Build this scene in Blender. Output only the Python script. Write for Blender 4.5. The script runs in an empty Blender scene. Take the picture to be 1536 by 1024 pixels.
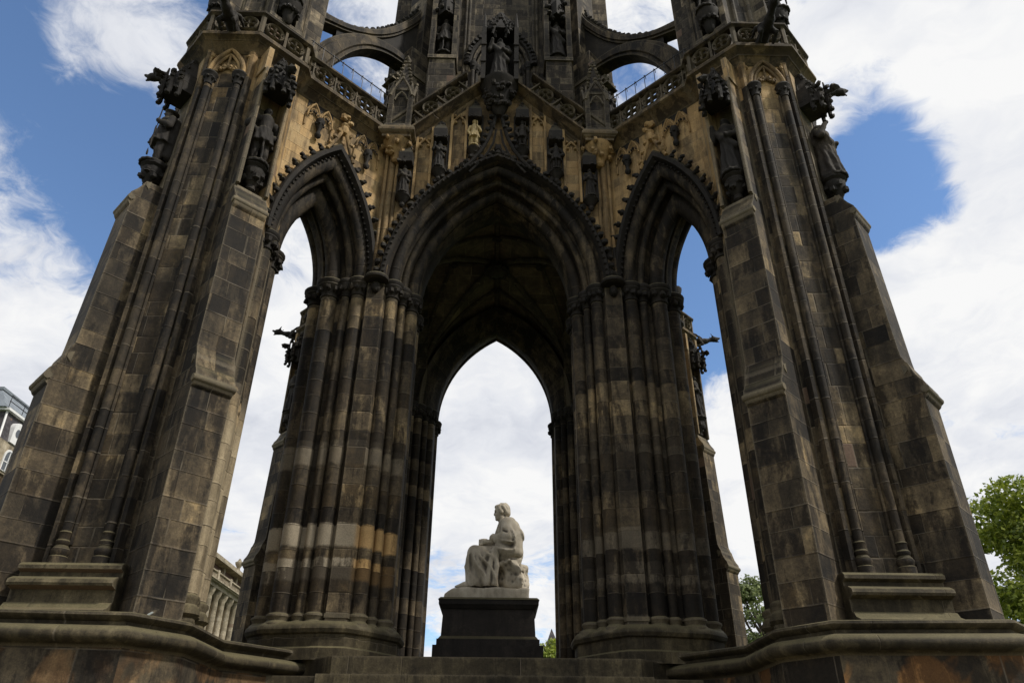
import bpy, math, random
import numpy as np
from mathutils import Matrix, Vector
R = math.radians
PI = math.pi
scn = bpy.context.scene
col = scn.collection
random.seed(5)

# ------------------------------------------------------------------ camera
cam_d = bpy.data.cameras.new('camera')
cam = bpy.data.objects.new('camera', cam_d)
col.objects.link(cam)
scn.camera = cam
cam_d.sensor_width = 36.0
cam_d.lens = 36.0 * 1103.88 / 1536.0
cam_d.clip_end = 6000
_y, _p, _r = R(.9455), R(30.424), R(.479)
_f = Vector((math.sin(_y) * math.cos(_p), math.cos(_y) * math.cos(_p), math.sin(_p)))
_rt = Vector((math.cos(_y), -math.sin(_y), 0))
_up = _rt.cross(_f)
_r2 = _rt * math.cos(_r) + _up * math.sin(_r)
_u2 = -_rt * math.sin(_r) + _up * math.cos(_r)
cam.matrix_world = Matrix(((_r2.x, _u2.x, -_f.x, .2), (_r2.y, _u2.y, -_f.y, -21.242), (_r2.z, _u2.z, -_f.z, -2.857), (0, 0, 0, 1)))

# ------------------------------------------------------------------ light
SUN_EL, SUN_AZ = R(48), R(112)        # azimuth clockwise from +Y: the sun stands front right
sd = bpy.data.lights.new('sun', 'SUN')
sd.energy = 2.9
sd.angle = R(5)
sd.color = (1, .95, .87)
sun = bpy.data.objects.new('sun', sd)
col.objects.link(sun)
sdir = Vector((math.sin(SUN_AZ) * math.cos(SUN_EL), math.cos(SUN_AZ) * math.cos(SUN_EL), math.sin(SUN_EL)))
sun.rotation_euler = sdir.to_track_quat('Z', 'Y').to_euler()
sun.location = sdir * 60
vs = scn.view_settings
vs.view_transform = 'Standard'
vs.look = 'None'
vs.gamma = 1
vs.exposure = .24
vs.use_curve_mapping = False


class G:
    """small helper to write node trees"""
    def __init__(s, tree):
        s.nt = tree

    def n(s, t, **p):
        nd = s.nt.nodes.new(t)
        for k, v in p.items():
            setattr(nd, k, v)
        return nd

    def put(s, sock, v):
        if hasattr(v, 'is_linked') or hasattr(v, 'links'):
            s.nt.links.new(v, sock)
        elif v is not None:
            if isinstance(v, (tuple, list)) and len(v) == 3 and sock.type == 'RGBA':
                v = (*v, 1)
            sock.default_value = v

    def m(s, op, a, b=None, c=None, clamp=False):
        nd = s.n('ShaderNodeMath', operation=op, use_clamp=clamp)
        for i, v in enumerate((a, b, c)):
            if v is not None:
                s.put(nd.inputs[i], v)
        return nd.outputs[0]

    def mix(s, f, a, b, blend='MIX'):
        nd = s.n('ShaderNodeMix', data_type='RGBA', blend_type=blend)
        s.put(nd.inputs[0], f)
        s.put(nd.inputs[6], a)
        s.put(nd.inputs[7], b)
        return nd.outputs[2]

    def ramp(s, f, stops, interp='LINEAR'):
        nd = s.n('ShaderNodeValToRGB')
        cr = nd.color_ramp
        cr.interpolation = interp
        while len(cr.elements) < len(stops):
            cr.elements.new(.5)
        for e, (p, c) in zip(cr.elements, stops):
            e.position = p
            e.color = (*c, 1) if len(c) == 3 else c
        s.put(nd.inputs[0], f)
        return nd.outputs[0]

    def noise(s, vec, scale=1., detail=4., rough=.5, dist=0., out=0):
        nd = s.n('ShaderNodeTexNoise')
        s.put(nd.inputs['Vector'], vec)
        nd.inputs['Scale'].default_value = scale
        nd.inputs['Detail'].default_value = detail
        nd.inputs['Roughness'].default_value = rough
        nd.inputs['Distortion'].default_value = dist
        return nd.outputs[out]

    def vm(s, op, a, b=None, out=0):
        nd = s.n('ShaderNodeVectorMath', operation=op)
        s.put(nd.inputs[0], a)
        if b is not None:
            s.put(nd.inputs[1], b)
        return nd.outputs[out]

    def smooth(s, x, a, b):
        nd = s.n('ShaderNodeMapRange', interpolation_type='SMOOTHSTEP')
        s.put(nd.inputs[0], x)
        nd.inputs[1].default_value = a
        nd.inputs[2].default_value = b
        return nd.outputs[0]

    def maprange(s, x, a, b, c, d):
        nd = s.n('ShaderNodeMapRange')
        s.put(nd.inputs[0], x)
        for i, v in enumerate((a, b, c, d)):
            nd.inputs[i + 1].default_value = v
        return nd.outputs[0]

    def comb(s, x, y, z):
        nd = s.n('ShaderNodeCombineXYZ')
        for i, v in enumerate((x, y, z)):
            s.put(nd.inputs[i], v)
        return nd.outputs[0]

    def sep(s, v):
        nd = s.n('ShaderNodeSeparateXYZ')
        s.put(nd.inputs[0], v)
        return nd.outputs


# ------------------------------------------------------------------ sky with clouds
world = bpy.data.worlds.new('World')
scn.world = world
world.use_nodes = True
wg = G(world.node_tree)
world.node_tree.nodes.clear()
sky = wg.n('ShaderNodeTexSky', sky_type='NISHITA', sun_disc=False)
sky.sun_elevation = SUN_EL
sky.sun_rotation = SUN_AZ
sky.air_density = 1.0
sky.dust_density = 0.0
sky.ozone_density = 4.0
wd = wg.n('ShaderNodeTexCoord').outputs['Generated']
dx, dy, dz = wg.sep(wd)
hz = wg.m('ADD', wg.m('MAXIMUM', dz, 0.0), .22)
pl = wg.comb(wg.m('DIVIDE', dx, hz), wg.m('DIVIDE', dy, hz), .37)
warp = wg.vm('SUBTRACT', wg.noise(pl, 2.2, 4, .55, 0, 1), (.5, .5, .5))
pw = wg.vm('ADD', pl, wg.vm('MULTIPLY', warp, (.5, .5, .5)))
n1 = wg.noise(pw, 1.9, 10, .6)
n2 = wg.noise(wg.vm('ADD', pw, (3.1, 7.7, 1.3)), 6.5, 9, .66)
dens = wg.m('ADD', wg.m('MULTIPLY', wg.m('SUBTRACT', n1, .5), 1.5), wg.m('MULTIPLY', wg.m('SUBTRACT', n2, .5), 1.0))
dens = wg.m('ADD', dens, .80)
# broad gaps and banks in the cloud layer, by direction of sky
for (c, rad, amt) in [((-.48, .60, .64), 15, -.78), ((-.385, .55, .74), 9, .40), ((-.43, .55, .715), 4.5, .30), ((-.51, .515, .69), 5, .05),
                      ((-.55, .655, .52), 9, .5), ((-.452, .645, .616), 6, -.25), ((.452, .645, .612), 4.7, -.60), ((.37, .615, .695), 5, -.22),
                      ((.48, .672, .562), 4.5, -.34), ((.243, .79, .562), 9, -.9), ((-.078, .975, .200), 4.5, -.5), ((-.2, .8, .56), 5, -.25),
                      ((.066, .978, .196), 4.5, -.5), ((-.175, .624, .76), 6, -.35), ((.169, .625, .762), 6, -.4),
                      ((0, .92, .38), 17, .45), ((.56, .66, .5), 9, .35)]:
    v = Vector(c).normalized()
    d = wg.vm('DOT_PRODUCT', wd, tuple(v), 1)
    ang = wg.m('ARCCOSINE', wg.m('MINIMUM', d, .99999))
    q = wg.m('SUBTRACT', 1, wg.m('DIVIDE', ang, R(rad * 1.25)), clamp=True)
    dens = wg.m('ADD', dens, wg.m('MULTIPLY', wg.m('SMOOTH_MIN', wg.m('MULTIPLY', q, 1.7), 1., .3), amt))
cover = wg.smooth(dens, .42, .76)
shade = wg.noise(wg.vm('ADD', pw, (9.3, 2.2, 5.1)), 2.6, 7, .6)
ccol = wg.ramp(shade, [(.32, (.66, .69, .77)), (.45, (.84, .86, .91)), (.58, (1.0, 1.0, 1.0))])
hsv = wg.n('ShaderNodeHueSaturation')
wg.put(hsv.inputs['Color'], sky.outputs[0])
hsv.inputs['Saturation'].default_value = 1.02
bgs = wg.n('ShaderNodeBackground')
wg.put(bgs.inputs[0], hsv.outputs[0])
bgs.inputs[1].default_value = .15
bgc = wg.n('ShaderNodeBackground')
wg.put(bgc.inputs[0], ccol)
bgc.inputs[1].default_value = .80
mx = wg.n('ShaderNodeMixShader')
wg.put(mx.inputs[0], cover)
wg.put(mx.inputs[1], bgs.outputs[0])
wg.put(mx.inputs[2], bgc.outputs[0])
wo = wg.n('ShaderNodeOutputWorld')
wg.put(wo.inputs[0], mx.outputs[0])


# ------------------------------------------------------------------ materials
def new_mat(name):
    m = bpy.data.materials.new(name)
    m.use_nodes = True
    g = G(m.node_tree)
    b = m.node_tree.nodes['Principled BSDF']
    return m, g, b


SOOT = [(0, (.022, .017, .011)), (.25, (.042, .032, .020)), (.5, (.082, .061, .036)), (.7, (.130, .097, .056)),
        (.86, (.195, .145, .080)), (1, (.30, .215, .11))]
TAN = [(0, (.22, .135, .06)), (.3, (.38, .24, .10)), (.6, (.50, .33, .15)), (.85, (.56, .41, .215)), (1, (.62, .49, .31))]


def stone(name, h=.42, w=.8, stops=SOOT, tan=None, bands=False, rust=0., soot=.9, edge=0., contrast=1., streak=1., moss=1., joint=.7, gain=1., bump=.5):
    m, g, b = new_mat(name)
    uv = g.n('ShaderNodeUVMap').outputs[0]
    u, v, _ = g.sep(uv)
    geo = g.n('ShaderNodeNewGeometry')
    pos = geo.outputs['Position']
    px, py, pz = g.sep(pos)
    _, _, nz = g.sep(geo.outputs['Normal'])
    rnd = g.n('ShaderNodeObjectInfo').outputs['Random']
    wob = g.m('MULTIPLY', g.m('SUBTRACT', g.noise(pos, 3.0, 2), .5), .022)
    v2 = g.m('ADD', v, g.m('MULTIPLY', g.m('SINE', g.m('ADD', g.m('MULTIPLY', v, 2.9 / max(h, .3)), g.m('MULTIPLY', rnd, 20))), .10 * h))
    vv = g.m('ADD', g.m('DIVIDE', v2, h), wob)
    row = g.m('FLOOR', vv)
    wr = g.n('ShaderNodeTexWhiteNoise', noise_dimensions='2D')
    g.put(wr.inputs['Vector'], g.comb(row, g.m('MULTIPLY', rnd, 91.7), 0))
    rr = wr.outputs['Value']
    u1 = g.m('DIVIDE', u, w)
    uu = g.m('ADD', g.m('ADD', u1, g.m('MULTIPLY', rr, 5.3)), g.m('MULTIPLY', g.m('SINE', g.m('ADD', g.m('MULTIPLY', u1, 2.6), g.m('MULTIPLY', rr, 31))), .24))
    cell = g.m('FLOOR', uu)
    wc = g.n('ShaderNodeTexWhiteNoise', noise_dimensions='3D')
    g.put(wc.inputs['Vector'], g.comb(row, cell, g.m('MULTIPLY', rnd, 57.3)))
    cr = wc.outputs['Value']
    cr2 = g.sep(wc.outputs['Color'])[1]
    fv = g.m('FRACT', vv)
    fu = g.m('FRACT', uu)
    dv = g.m('MULTIPLY', g.m('MINIMUM', fv, g.m('SUBTRACT', 1, fv)), h)
    du = g.m('MULTIPLY', g.m('MINIMUM', fu, g.m('SUBTRACT', 1, fu)), w)
    de = g.m('MINIMUM', dv, du)
    jm = g.m('SUBTRACT', 1, g.smooth(de, .002, .014))
    jn = g.noise(pos, 1.7, 3)
    jmask = g.m('MULTIPLY', jm, g.m('MULTIPLY', g.smooth(jn, .38, .66), joint))
    big = g.noise(g.vm('ADD', pos, g.comb(g.m('MULTIPLY', rnd, 40), 0, 0)), .55, 5, .6)
    mid = g.noise(pos, 2.4, 6, .65, .6)
    strk = g.noise(g.vm('MULTIPLY', pos, (5.5, 5.5, .45)), 1., 5, .6)
    grain = g.noise(pos, 38, 3, .7)
    t = g.m('ADD', g.m('MULTIPLY', g.m('MULTIPLY', cr, cr), .50 * contrast), g.m('MULTIPLY', g.m('SUBTRACT', big, .5), 1.35))
    t = g.m('ADD', t, g.m('MULTIPLY', g.m('SUBTRACT', mid, .5), 1.25))
    t = g.m('ADD', t, g.m('MULTIPLY', g.m('SUBTRACT', strk, .5), .8 * streak))
    t = g.m('ADD', t, g.m('MULTIPLY', g.m('SUBTRACT', g.noise(pos, 17, 4, .7), .5), .55))
    t = g.m('ADD', t, .27, clamp=True)
    c = g.ramp(t, stops)
    sv = g.vm('ADD', g.vm('MULTIPLY', pos, (1.5, 1.5, .42)), g.comb(g.m('MULTIPLY', rnd, 17), 0, 0))
    s1 = g.noise(sv, 1.0, 8, .66, 1.0)
    s2 = g.noise(g.vm('MULTIPLY', pos, (4.2, 4.2, .8)), 1.0, 6, .65, .5)
    sm = g.m('ADD', g.m('ADD', g.m('MULTIPLY', s1, .62), g.m('MULTIPLY', s2, .38)), g.m('MULTIPLY', g.m('SUBTRACT', cr2, .5), .22 * contrast))
    fine = g.noise(pos, 11, 5, .72, .4)
    sm = g.m('ADD', sm, g.m('MULTIPLY', g.m('SUBTRACT', fine, .5), .16))
    sootm = g.m('MULTIPLY', g.smooth(sm, .44, .545), soot)
    if tan:
        z0, z1, amt = tan
        zz = g.m('ADD', pz, g.m('MULTIPLY', g.m('SUBTRACT', cr, .5), 1.6))
        zz = g.m('ADD', zz, g.m('MULTIPLY', g.m('SUBTRACT', mid, .5), 1.8))
        ud = g.m('MULTIPLY', g.m('ADD', g.m('ABSOLUTE', px), g.m('ABSOLUTE', py)), .70711)
        zz = g.m('ADD', zz, g.m('MULTIPLY', g.smooth(ud, 9.75, 9.35), 3.2))
        tt = g.m('MULTIPLY', g.m('ADD', g.m('MULTIPLY', cr2, .5), mid), .72, clamp=True)
        tc = g.ramp(tt, TAN)
        if name == 'tower_ashlar':
            lo_ = g.m('MULTIPLY', g.smooth(px, -4.0, -4.3), g.m('MULTIPLY', g.smooth(ud, 9.5, 9.2), g.smooth(g.m('ADD', pz, g.m('MULTIPLY', mid, 2.)), 5.6, 4.4)))
            zz = g.m('ADD', zz, g.m('MULTIPLY', lo_, 11))
            tc = g.mix(lo_, tc, g.mix(mid, (.22, .17, .10), (.50, .41, .27)))
        dirt = g.smooth(g.m('ADD', big, g.m('MULTIPLY', g.m('SUBTRACT', strk, .5), .8)), .70, .38)
        f = g.m('MULTIPLY', g.m('MULTIPLY', g.smooth(zz, z0, z1), amt), g.m('ADD', .35, g.m('MULTIPLY', dirt, .65)))
        c = g.mix(f, c, tc)
        sootm = g.m('MULTIPLY', sootm, g.m('SUBTRACT', 1, g.m('MULTIPLY', f, .72)))
    if bands:
        bm = None
        for (a, bb, k) in ((.70, 1.13, 1.15), (1.41, 1.90, 1.1), (3.30, 3.86, .42)):
            e = g.m('MULTIPLY', g.m('SUBTRACT', mid, .5), .16)
            zz = g.m('ADD', pz, e)
            q = g.m('MULTIPLY', g.m('MULTIPLY', g.smooth(zz, a - .05, a + .03), g.smooth(zz, bb + .03, bb - .01)), k)
            bm = q if bm is None else g.m('MAXIMUM', bm, q)
        side = g.maprange(px, -2.2, 2.2, .95, .26)
        front = g.smooth(py, -4.15, -4.35)
        bm = g.m('MULTIPLY', g.m('MULTIPLY', bm, side), g.m('MULTIPLY', front, g.maprange(big, .3, .62, 1.05, .55)))
        org = g.m('MULTIPLY', g.m('MULTIPLY', g.smooth(px, -3.0, -2.86), g.smooth(px, 1., 0.)), g.smooth(pz, 2.6, 2.2))
        bc = g.mix(org, g.mix(g.m('MULTIPLY', mid, .9), (.26, .215, .15), (.40, .34, .25)), (.46, .29, .12))
        c = g.mix(bm, c, bc)
    if rust:
        rn = g.noise(g.vm('MULTIPLY', pos, (.8, .8, .55)), 1.15, 4, .55, .8)
        rm = g.m('MULTIPLY', g.smooth(g.m('ADD', rn, g.m('MULTIPLY', cr, .12)), .555, .64), g.maprange(px, -4., 4., rust * .3, rust))
        c = g.mix(rm, c, g.mix(mid, (.17, .09, .035), (.52, .25, .08)))
    c = g.mix(sootm, c, g.mix(1., c, (.165, .152, .142), 'MULTIPLY'))
    # odd replaced block, pinkish
    pk = g.m('MULTIPLY', g.m('GREATER_THAN', cr2, .985 if w < 5 else 2.), .6)
    c = g.mix(pk, c, (.20, .13, .09))
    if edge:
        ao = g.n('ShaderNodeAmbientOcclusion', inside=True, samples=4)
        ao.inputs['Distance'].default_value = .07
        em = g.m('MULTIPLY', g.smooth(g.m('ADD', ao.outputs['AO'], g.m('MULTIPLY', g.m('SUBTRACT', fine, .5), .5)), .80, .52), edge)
        c = g.mix(em, c, (.21, .175, .12))  # pale arris wear, with lit edge highlights painted into the colour too
    c = g.mix(jmask, c, (.15, .125, .09))
    mo = g.m('MULTIPLY', g.smooth(nz, .25, .8), .75 * moss)
    c = g.mix(mo, c, g.mix(mid, (.055, .047, .022), (.17, .145, .075)))
    gr = g.maprange(grain, .25, .75, .72 * gain, 1.28 * gain)
    c = g.mix(1., c, g.comb(gr, gr, gr), 'MULTIPLY')
    g.put(b.inputs['Base Color'], c)
    b.inputs['Roughness'].default_value = .82
    b.inputs['Specular IOR Level'].default_value = .3
    hgt = g.m('ADD', g.m('MULTIPLY', g.smooth(de, 0., .02), .9), g.m('ADD', g.m('MULTIPLY', mid, 1.1), g.m('MULTIPLY', grain, .35)))
    hgt = g.m('ADD', hgt, g.m('MULTIPLY', cr, .5))
    bp = g.n('ShaderNodeBump')
    bp.inputs['Strength'].default_value = bump
    bp.inputs['Distance'].default_value = .03
    g.put(bp.inputs['Height'], hgt)
    g.put(b.inputs['Normal'], bp.outputs[0])
    return m


CARVE = [(0, (.012, .010, .008)), (.4, (.022, .018, .014)), (.7, (.045, .036, .026)), (.92, (.09, .07, .046)), (1, (.15, .11, .065))]
M = {}
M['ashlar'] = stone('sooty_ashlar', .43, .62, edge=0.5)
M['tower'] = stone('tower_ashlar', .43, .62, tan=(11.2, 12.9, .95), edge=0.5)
M['shaft'] = stone('shaft_stone', .46, 50, bands=True, contrast=.9, joint=.5)
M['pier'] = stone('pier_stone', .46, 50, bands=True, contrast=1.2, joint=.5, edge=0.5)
M['colonnette'] = stone('colonnette_stone', .44, 50, tan=(12.0, 13.0, .6), contrast=.6)
M['wall_tan'] = stone('clean_sandstone', .36, .62, tan=(9.6, 11.0, 1.), joint=.35)
M['spandrel'] = stone('spandrel_stone', .30, .45, tan=(8.5, 12.5, .62), joint=.35)
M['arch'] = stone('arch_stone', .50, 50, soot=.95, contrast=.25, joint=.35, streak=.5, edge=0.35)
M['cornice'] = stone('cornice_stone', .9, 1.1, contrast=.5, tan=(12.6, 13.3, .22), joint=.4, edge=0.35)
M['carved'] = stone('carved_stone', 3, 9, soot=.3, stops=CARVE, contrast=.2, joint=.0, streak=.6)
M['carved_tan'] = stone('carved_clean_stone', 3, 9, tan=(9, 10.5, .85), contrast=.2, joint=.0)
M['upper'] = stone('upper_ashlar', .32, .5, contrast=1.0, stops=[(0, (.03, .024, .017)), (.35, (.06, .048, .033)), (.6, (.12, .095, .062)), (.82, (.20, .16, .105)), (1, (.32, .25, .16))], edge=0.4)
M['plinth'] = stone('plinth_stone', .62, 1.25, rust=.9, contrast=.75, moss=1.1, soot=.8, stops=[(0, (.02, .016, .011)), (.4, (.055, .043, .028)), (.7, (.11, .085, .05)), (1, (.2, .15, .085))])
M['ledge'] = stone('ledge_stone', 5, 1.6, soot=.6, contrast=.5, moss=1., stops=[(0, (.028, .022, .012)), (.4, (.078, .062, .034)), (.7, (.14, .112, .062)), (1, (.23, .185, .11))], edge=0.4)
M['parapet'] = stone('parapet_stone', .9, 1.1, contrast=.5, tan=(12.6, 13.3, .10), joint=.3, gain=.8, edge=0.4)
M['pedestal'] = stone('pedestal_stone', 3, 9, soot=.3, contrast=.3, joint=.1, stops=[(0, (.012, .010, .008)), (.5, (.025, .02, .016)), (.8, (.045, .036, .026)), (1, (.08, .062, .04))])
M['vault'] = stone('vault_stone', .3, .5, contrast=.8, soot=.3, stops=[(0, (.035, .027, .02)), (.4, (.066, .052, .036)), (.75, (.115, .09, .06)), (1, (.19, .145, .09))])
M['vault_rib'] = stone('vault_rib_stone', .4, 50, contrast=.4, soot=.5, stops=[(0, (.03, .024, .017)), (.5, (.06, .048, .033)), (1, (.12, .09, .06))])


def marble():
    m, g, b = new_mat('weathered_marble')
    geo = g.n('ShaderNodeNewGeometry')
    pos = geo.outputs['Position']
    nz = g.sep(geo.outputs['Normal'])[2]
    a = g.noise(pos, 2.2, 6, .65)
    s = g.noise(g.vm('MULTIPLY', pos, (7, 7, .9)), 1, 5, .6)
    c = g.ramp(g.m('ADD', g.m('MULTIPLY', a, .6), g.m('MULTIPLY', s, .4)), [(.3, (.18, .15, .105)), (.5, (.37, .32, .24)), (.7, (.54, .48, .385))])
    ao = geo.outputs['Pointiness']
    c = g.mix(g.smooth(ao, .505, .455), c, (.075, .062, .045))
    gr = g.noise(pos, 60, 2)
    gv = g.maprange(gr, .2, .8, .85, 1.12)
    c = g.mix(1., c, g.comb(gv, gv, gv), 'MULTIPLY')
    g.put(b.inputs['Base Color'], c)
    b.inputs['Roughness'].default_value = .7
    bp = g.n('ShaderNodeBump')
    bp.inputs['Strength'].default_value = .35
    bp.inputs['Distance'].default_value = .02
    g.put(bp.inputs['Height'], g.m('ADD', a, g.m('MULTIPLY', gr, .3)))
    g.put(b.inputs['Normal'], bp.outputs[0])
    return m


M['marble'] = marble()


def plain(name, c, rough=.7, metal=0., var=.25, scale=3.):
    m, g, b = new_mat(name)
    pos = g.n('ShaderNodeNewGeometry').outputs['Position']
    n = g.noise(pos, scale, 5, .6)
    gv = g.maprange(n, .25, .75, 1 - var, 1 + var)
    g.put(b.inputs['Base Color'], g.mix(1., c, g.comb(gv, gv, gv), 'MULTIPLY'))
    b.inputs['Roughness'].default_value = rough
    b.inputs['Metallic'].default_value = metal
    return m


M['iron'] = plain('dark_iron', (.03, .03, .032), .5, .6)
M['lead_strap'] = plain('grey_strap', (.22, .24, .23), .6)
M['asphalt'] = plain('asphalt', (.05, .05, .05), .9)
M['grass'] = plain('lawn', (.06, .10, .03), .95, var=.4, scale=.8)
M['white_trim'] = plain('white_paint', (.72, .71, .69), .6, var=.12)
M['slate'] = stone('slate_tiles', soot=.1, h=.18, w=.28, stops=[(0, (.04, .037, .04)), (.5, (.065, .06, .064)), (1, (.11, .10, .10))], contrast=1., moss=0, joint=.5)
M['lead'] = stone('lead_roof', soot=.1, h=3, w=.7, stops=[(0, (.14, .16, .18)), (.5, (.22, .245, .27)), (1, (.30, .33, .35))], contrast=.4, moss=0, joint=.6)
M['old_sandstone'] = stone('street_sandstone', .4, .9, soot=.3, stops=[(0, (.2, .165, .115)), (.4, (.36, .30, .21)), (.75, (.52, .45, .34)), (1, (.62, .55, .43))], contrast=.5, moss=.5, joint=.3)
M['brown_stone'] = stone('brown_stone', .4, .9, stops=[(0, (.06, .04, .02)), (.5, (.14, .09, .045)), (1, (.25, .17, .09))], contrast=.5, moss=.2)
M['roof_red'] = plain('roof_brown', (.11, .06, .045), .85)
M['bark'] = plain('bark', (.06, .045, .032), .95, var=.5, scale=6)


def glass():
    m, g, b = new_mat('window_glass')
    b.inputs['Base Color'].default_value = (.05, .06, .07, 1)
    b.inputs['Roughness'].default_value = .12
    b.inputs['Specular IOR Level'].default_value = .8
    return m


M['glass'] = glass()


def leaf(name, c0, c1, c2):
    m, g, b = new_mat(name)
    geo = g.n('ShaderNodeNewGeometry')
    r = geo.outputs['Random Per Island']
    n = g.noise(geo.outputs['Position'], .55, 3)
    t = g.m('ADD', g.m('MULTIPLY', r, .6), g.m('MULTIPLY', n, .45))
    c = g.ramp(t, [(.2, c0), (.5, c1), (.85, c2)])
    g.put(b.inputs['Base Color'], c)
    b.inputs['Roughness'].default_value = .55
    tr = g.n('ShaderNodeBsdfTranslucent')
    g.put(tr.inputs[0], c)
    mxs = g.n('ShaderNodeMixShader')
    mxs.inputs[0].default_value = .35
    out = m.node_tree.nodes['Material Output']
    g.put(mxs.inputs[1], b.outputs[0])
    g.put(mxs.inputs[2], tr.outputs[0])
    g.put(out.inputs[0], mxs.outputs[0])
    return m


M['leaf'] = leaf('leaves', (.09, .13, .014), (.21, .27, .026), (.40, .44, .06))
M['leaf_pale'] = leaf('pale_leaves', (.08, .11, .035), (.15, .19, .06), (.26, .30, .11))


# ------------------------------------------------------------------ mesh building
class MB:
    def __init__(s):
        s.v, s.f, s.uv, s.sm, s.pc = [], [], [], [], []
        s.n = 0
        s.T = None
        s.key = 0

    def add(s, P, F, uv=None, smooth=False):
        P = [s.T(*p) for p in P] if s.T else P
        o = s.n
        s.v.extend(tuple(map(float, p)) for p in P)
        s.n += len(P)
        for i, f in enumerate(F):
            s.f.append([o + k for k in f])
            s.uv.append(uv[i] if uv else None)
            s.sm.append(smooth)
            s.pc.append(s.key)

    def grid(s, Gd, closeu=False, closev=False, smooth=True, uvs=None):
        n, m = len(Gd), len(Gd[0])
        P = [p for r_ in Gd for p in r_]
        F, U = [], []
        for i in range(n if closeu else n - 1):
            for j in range(m if closev else m - 1):
                i2, j2 = (i + 1) % n, (j + 1) % m
                F.append((i * m + j, i2 * m + j, i2 * m + j2, i * m + j2))
                if uvs:
                    a, b_ = uvs
                    U.append([(a[i], b_[j]), (a[i + 1], b_[j]), (a[i + 1], b_[j + 1]), (a[i], b_[j + 1])])
        s.add(P, F, U if uvs else None, smooth)

    def box(s, x0, x1, y0, y1, z0, z1):
        P = [(x, y, z) for z in (z0, z1) for y in (y0, y1) for x in (x0, x1)]
        s.add(P, [(0, 2, 3, 1), (4, 5, 7, 6), (0, 1, 5, 4), (2, 6, 7, 3), (0, 4, 6, 2), (1, 3, 7, 5)])

    def prism(s, poly, z0, z1, sc0=None, sc1=None):
        n = len(poly)
        a = sc0 or poly
        b_ = sc1 or poly
        P = [(x, y, z0) for x, y in a] + [(x, y, z1) for x, y in b_]
        F = [(i, (i + 1) % n, n + (i + 1) % n, n + i) for i in range(n)]
        s.add(P, F + [tuple(range(n - 1, -1, -1)), tuple(range(n, 2 * n))])

    def extr(s, poly, a0, a1, fn):
        """polygon (p,q) extruded along a third axis; fn(p,q,a)->xyz"""
        n = len(poly)
        P = [fn(p, q, a0) for p, q in poly] + [fn(p, q, a1) for p, q in poly]
        F = [(i, (i + 1) % n, n + (i + 1) % n, n + i) for i in range(n)]
        s.add(P, F + [tuple(range(n - 1, -1, -1)), tuple(range(n, 2 * n))])

    def lathe(s, prof, cx, cy, n=16, smooth=True, cap=True, a0=0., wob=None):
        Gd = []
        for r_, z in prof:
            row = []
            for k in range(n):
                a = a0 + 2 * PI * k / n
                q = r_ * (wob(a, z) if wob else 1)
                row.append((cx + q * math.cos(a), cy + q * math.sin(a), z))
            Gd.append(row)
        vs_ = [z for _, z in prof]
        s.grid(Gd, closev=True, smooth=smooth, uvs=(vs_, [0] * (n + 1)) if False else None)
        # uv: u constant so a shaft shows courses only
        k = len(prof) - 1
        base = len(s.uv) - k * n
        for i in range(k):
            for j in range(n):
                z0, z1 = prof[i][1], prof[i + 1][1]
                s.uv[base + i * n + j] = [(.3, z0), (.3, z1), (.3, z1), (.3, z0)]
        if cap:
            s.add(Gd[0], [tuple(range(n - 1, -1, -1))])
            s.add(Gd[-1], [tuple(range(n))])

    def tube(s, pts, rad, n=8, smooth=True, squash=1.):
        pts = [Vector(p) for p in pts]
        if not isinstance(rad, (list, tuple)):
            rad = [rad] * len(pts)
        Gd = []
        ref = None
        for i, p in enumerate(pts):
            t = (pts[min(i + 1, len(pts) - 1)] - pts[max(i - 1, 0)]).normalized()
            if ref is None:
                ref = t.orthogonal().normalized()
            ref = (ref - t * ref.dot(t))
            ref = ref.normalized() if ref.length > 1e-6 else t.orthogonal().normalized()
            o = t.cross(ref)
            Gd.append([tuple(p + (ref * math.cos(2 * PI * k / n) + o * math.sin(2 * PI * k / n)) * rad[i]) for k in range(n)])
        s.grid(Gd, closev=True, smooth=smooth)
        s.add(Gd[0], [tuple(range(n - 1, -1, -1))])
        s.add(Gd[-1], [tuple(range(n))])

    def blob(s, c, r_, sq=(1, 1, 1), n=8, jit=.18):
        Gd = []
        m_ = max(4, n // 2 + 1)
        for i in range(m_):
            th = PI * (i + .02) / (m_ - 1 + .04)
            row = []
            for k in range(n):
                a = 2 * PI * k / n
                q = r_ * (1 + random.uniform(-jit, jit))
                row.append((c[0] + q * sq[0] * math.sin(th) * math.cos(a), c[1] + q * sq[1] * math.sin(th) * math.sin(a), c[2] + q * sq[2] * math.cos(th)))
            Gd.append(row)
        s.grid(Gd, closev=True, smooth=True)

    def moulding(s, path, prof, closed=False, caps=True, smooth=False):
        """path: plan polyline, outward on its right-hand side; prof: (d,z)"""
        n = len(path)
        P = [Vector(p) for p in path]
        nor = []
        for i in range(n):
            dirs = []
            if closed or i > 0:
                dirs.append((P[i] - P[i - 1]).normalized())
            if closed or i < n - 1:
                dirs.append((P[(i + 1) % n] - P[i]).normalized())
            ns = [Vector((d.y, -d.x)) for d in dirs]
            b_ = sum(ns, Vector((0, 0)))
            b_.normalize()
            nor.append(b_ / max(.35, b_.dot(ns[0])))
        Gd = [[(P[i].x + nor[i].x * d, P[i].y + nor[i].y * d, z) for i in range(n)] for d, z in prof]
        s.grid(Gd, closev=closed, smooth=smooth)
        if caps and not closed:
            for e in (0, n - 1):
                s.add([r_[e] for r_ in Gd], [tuple(range(len(prof)))])

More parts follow.
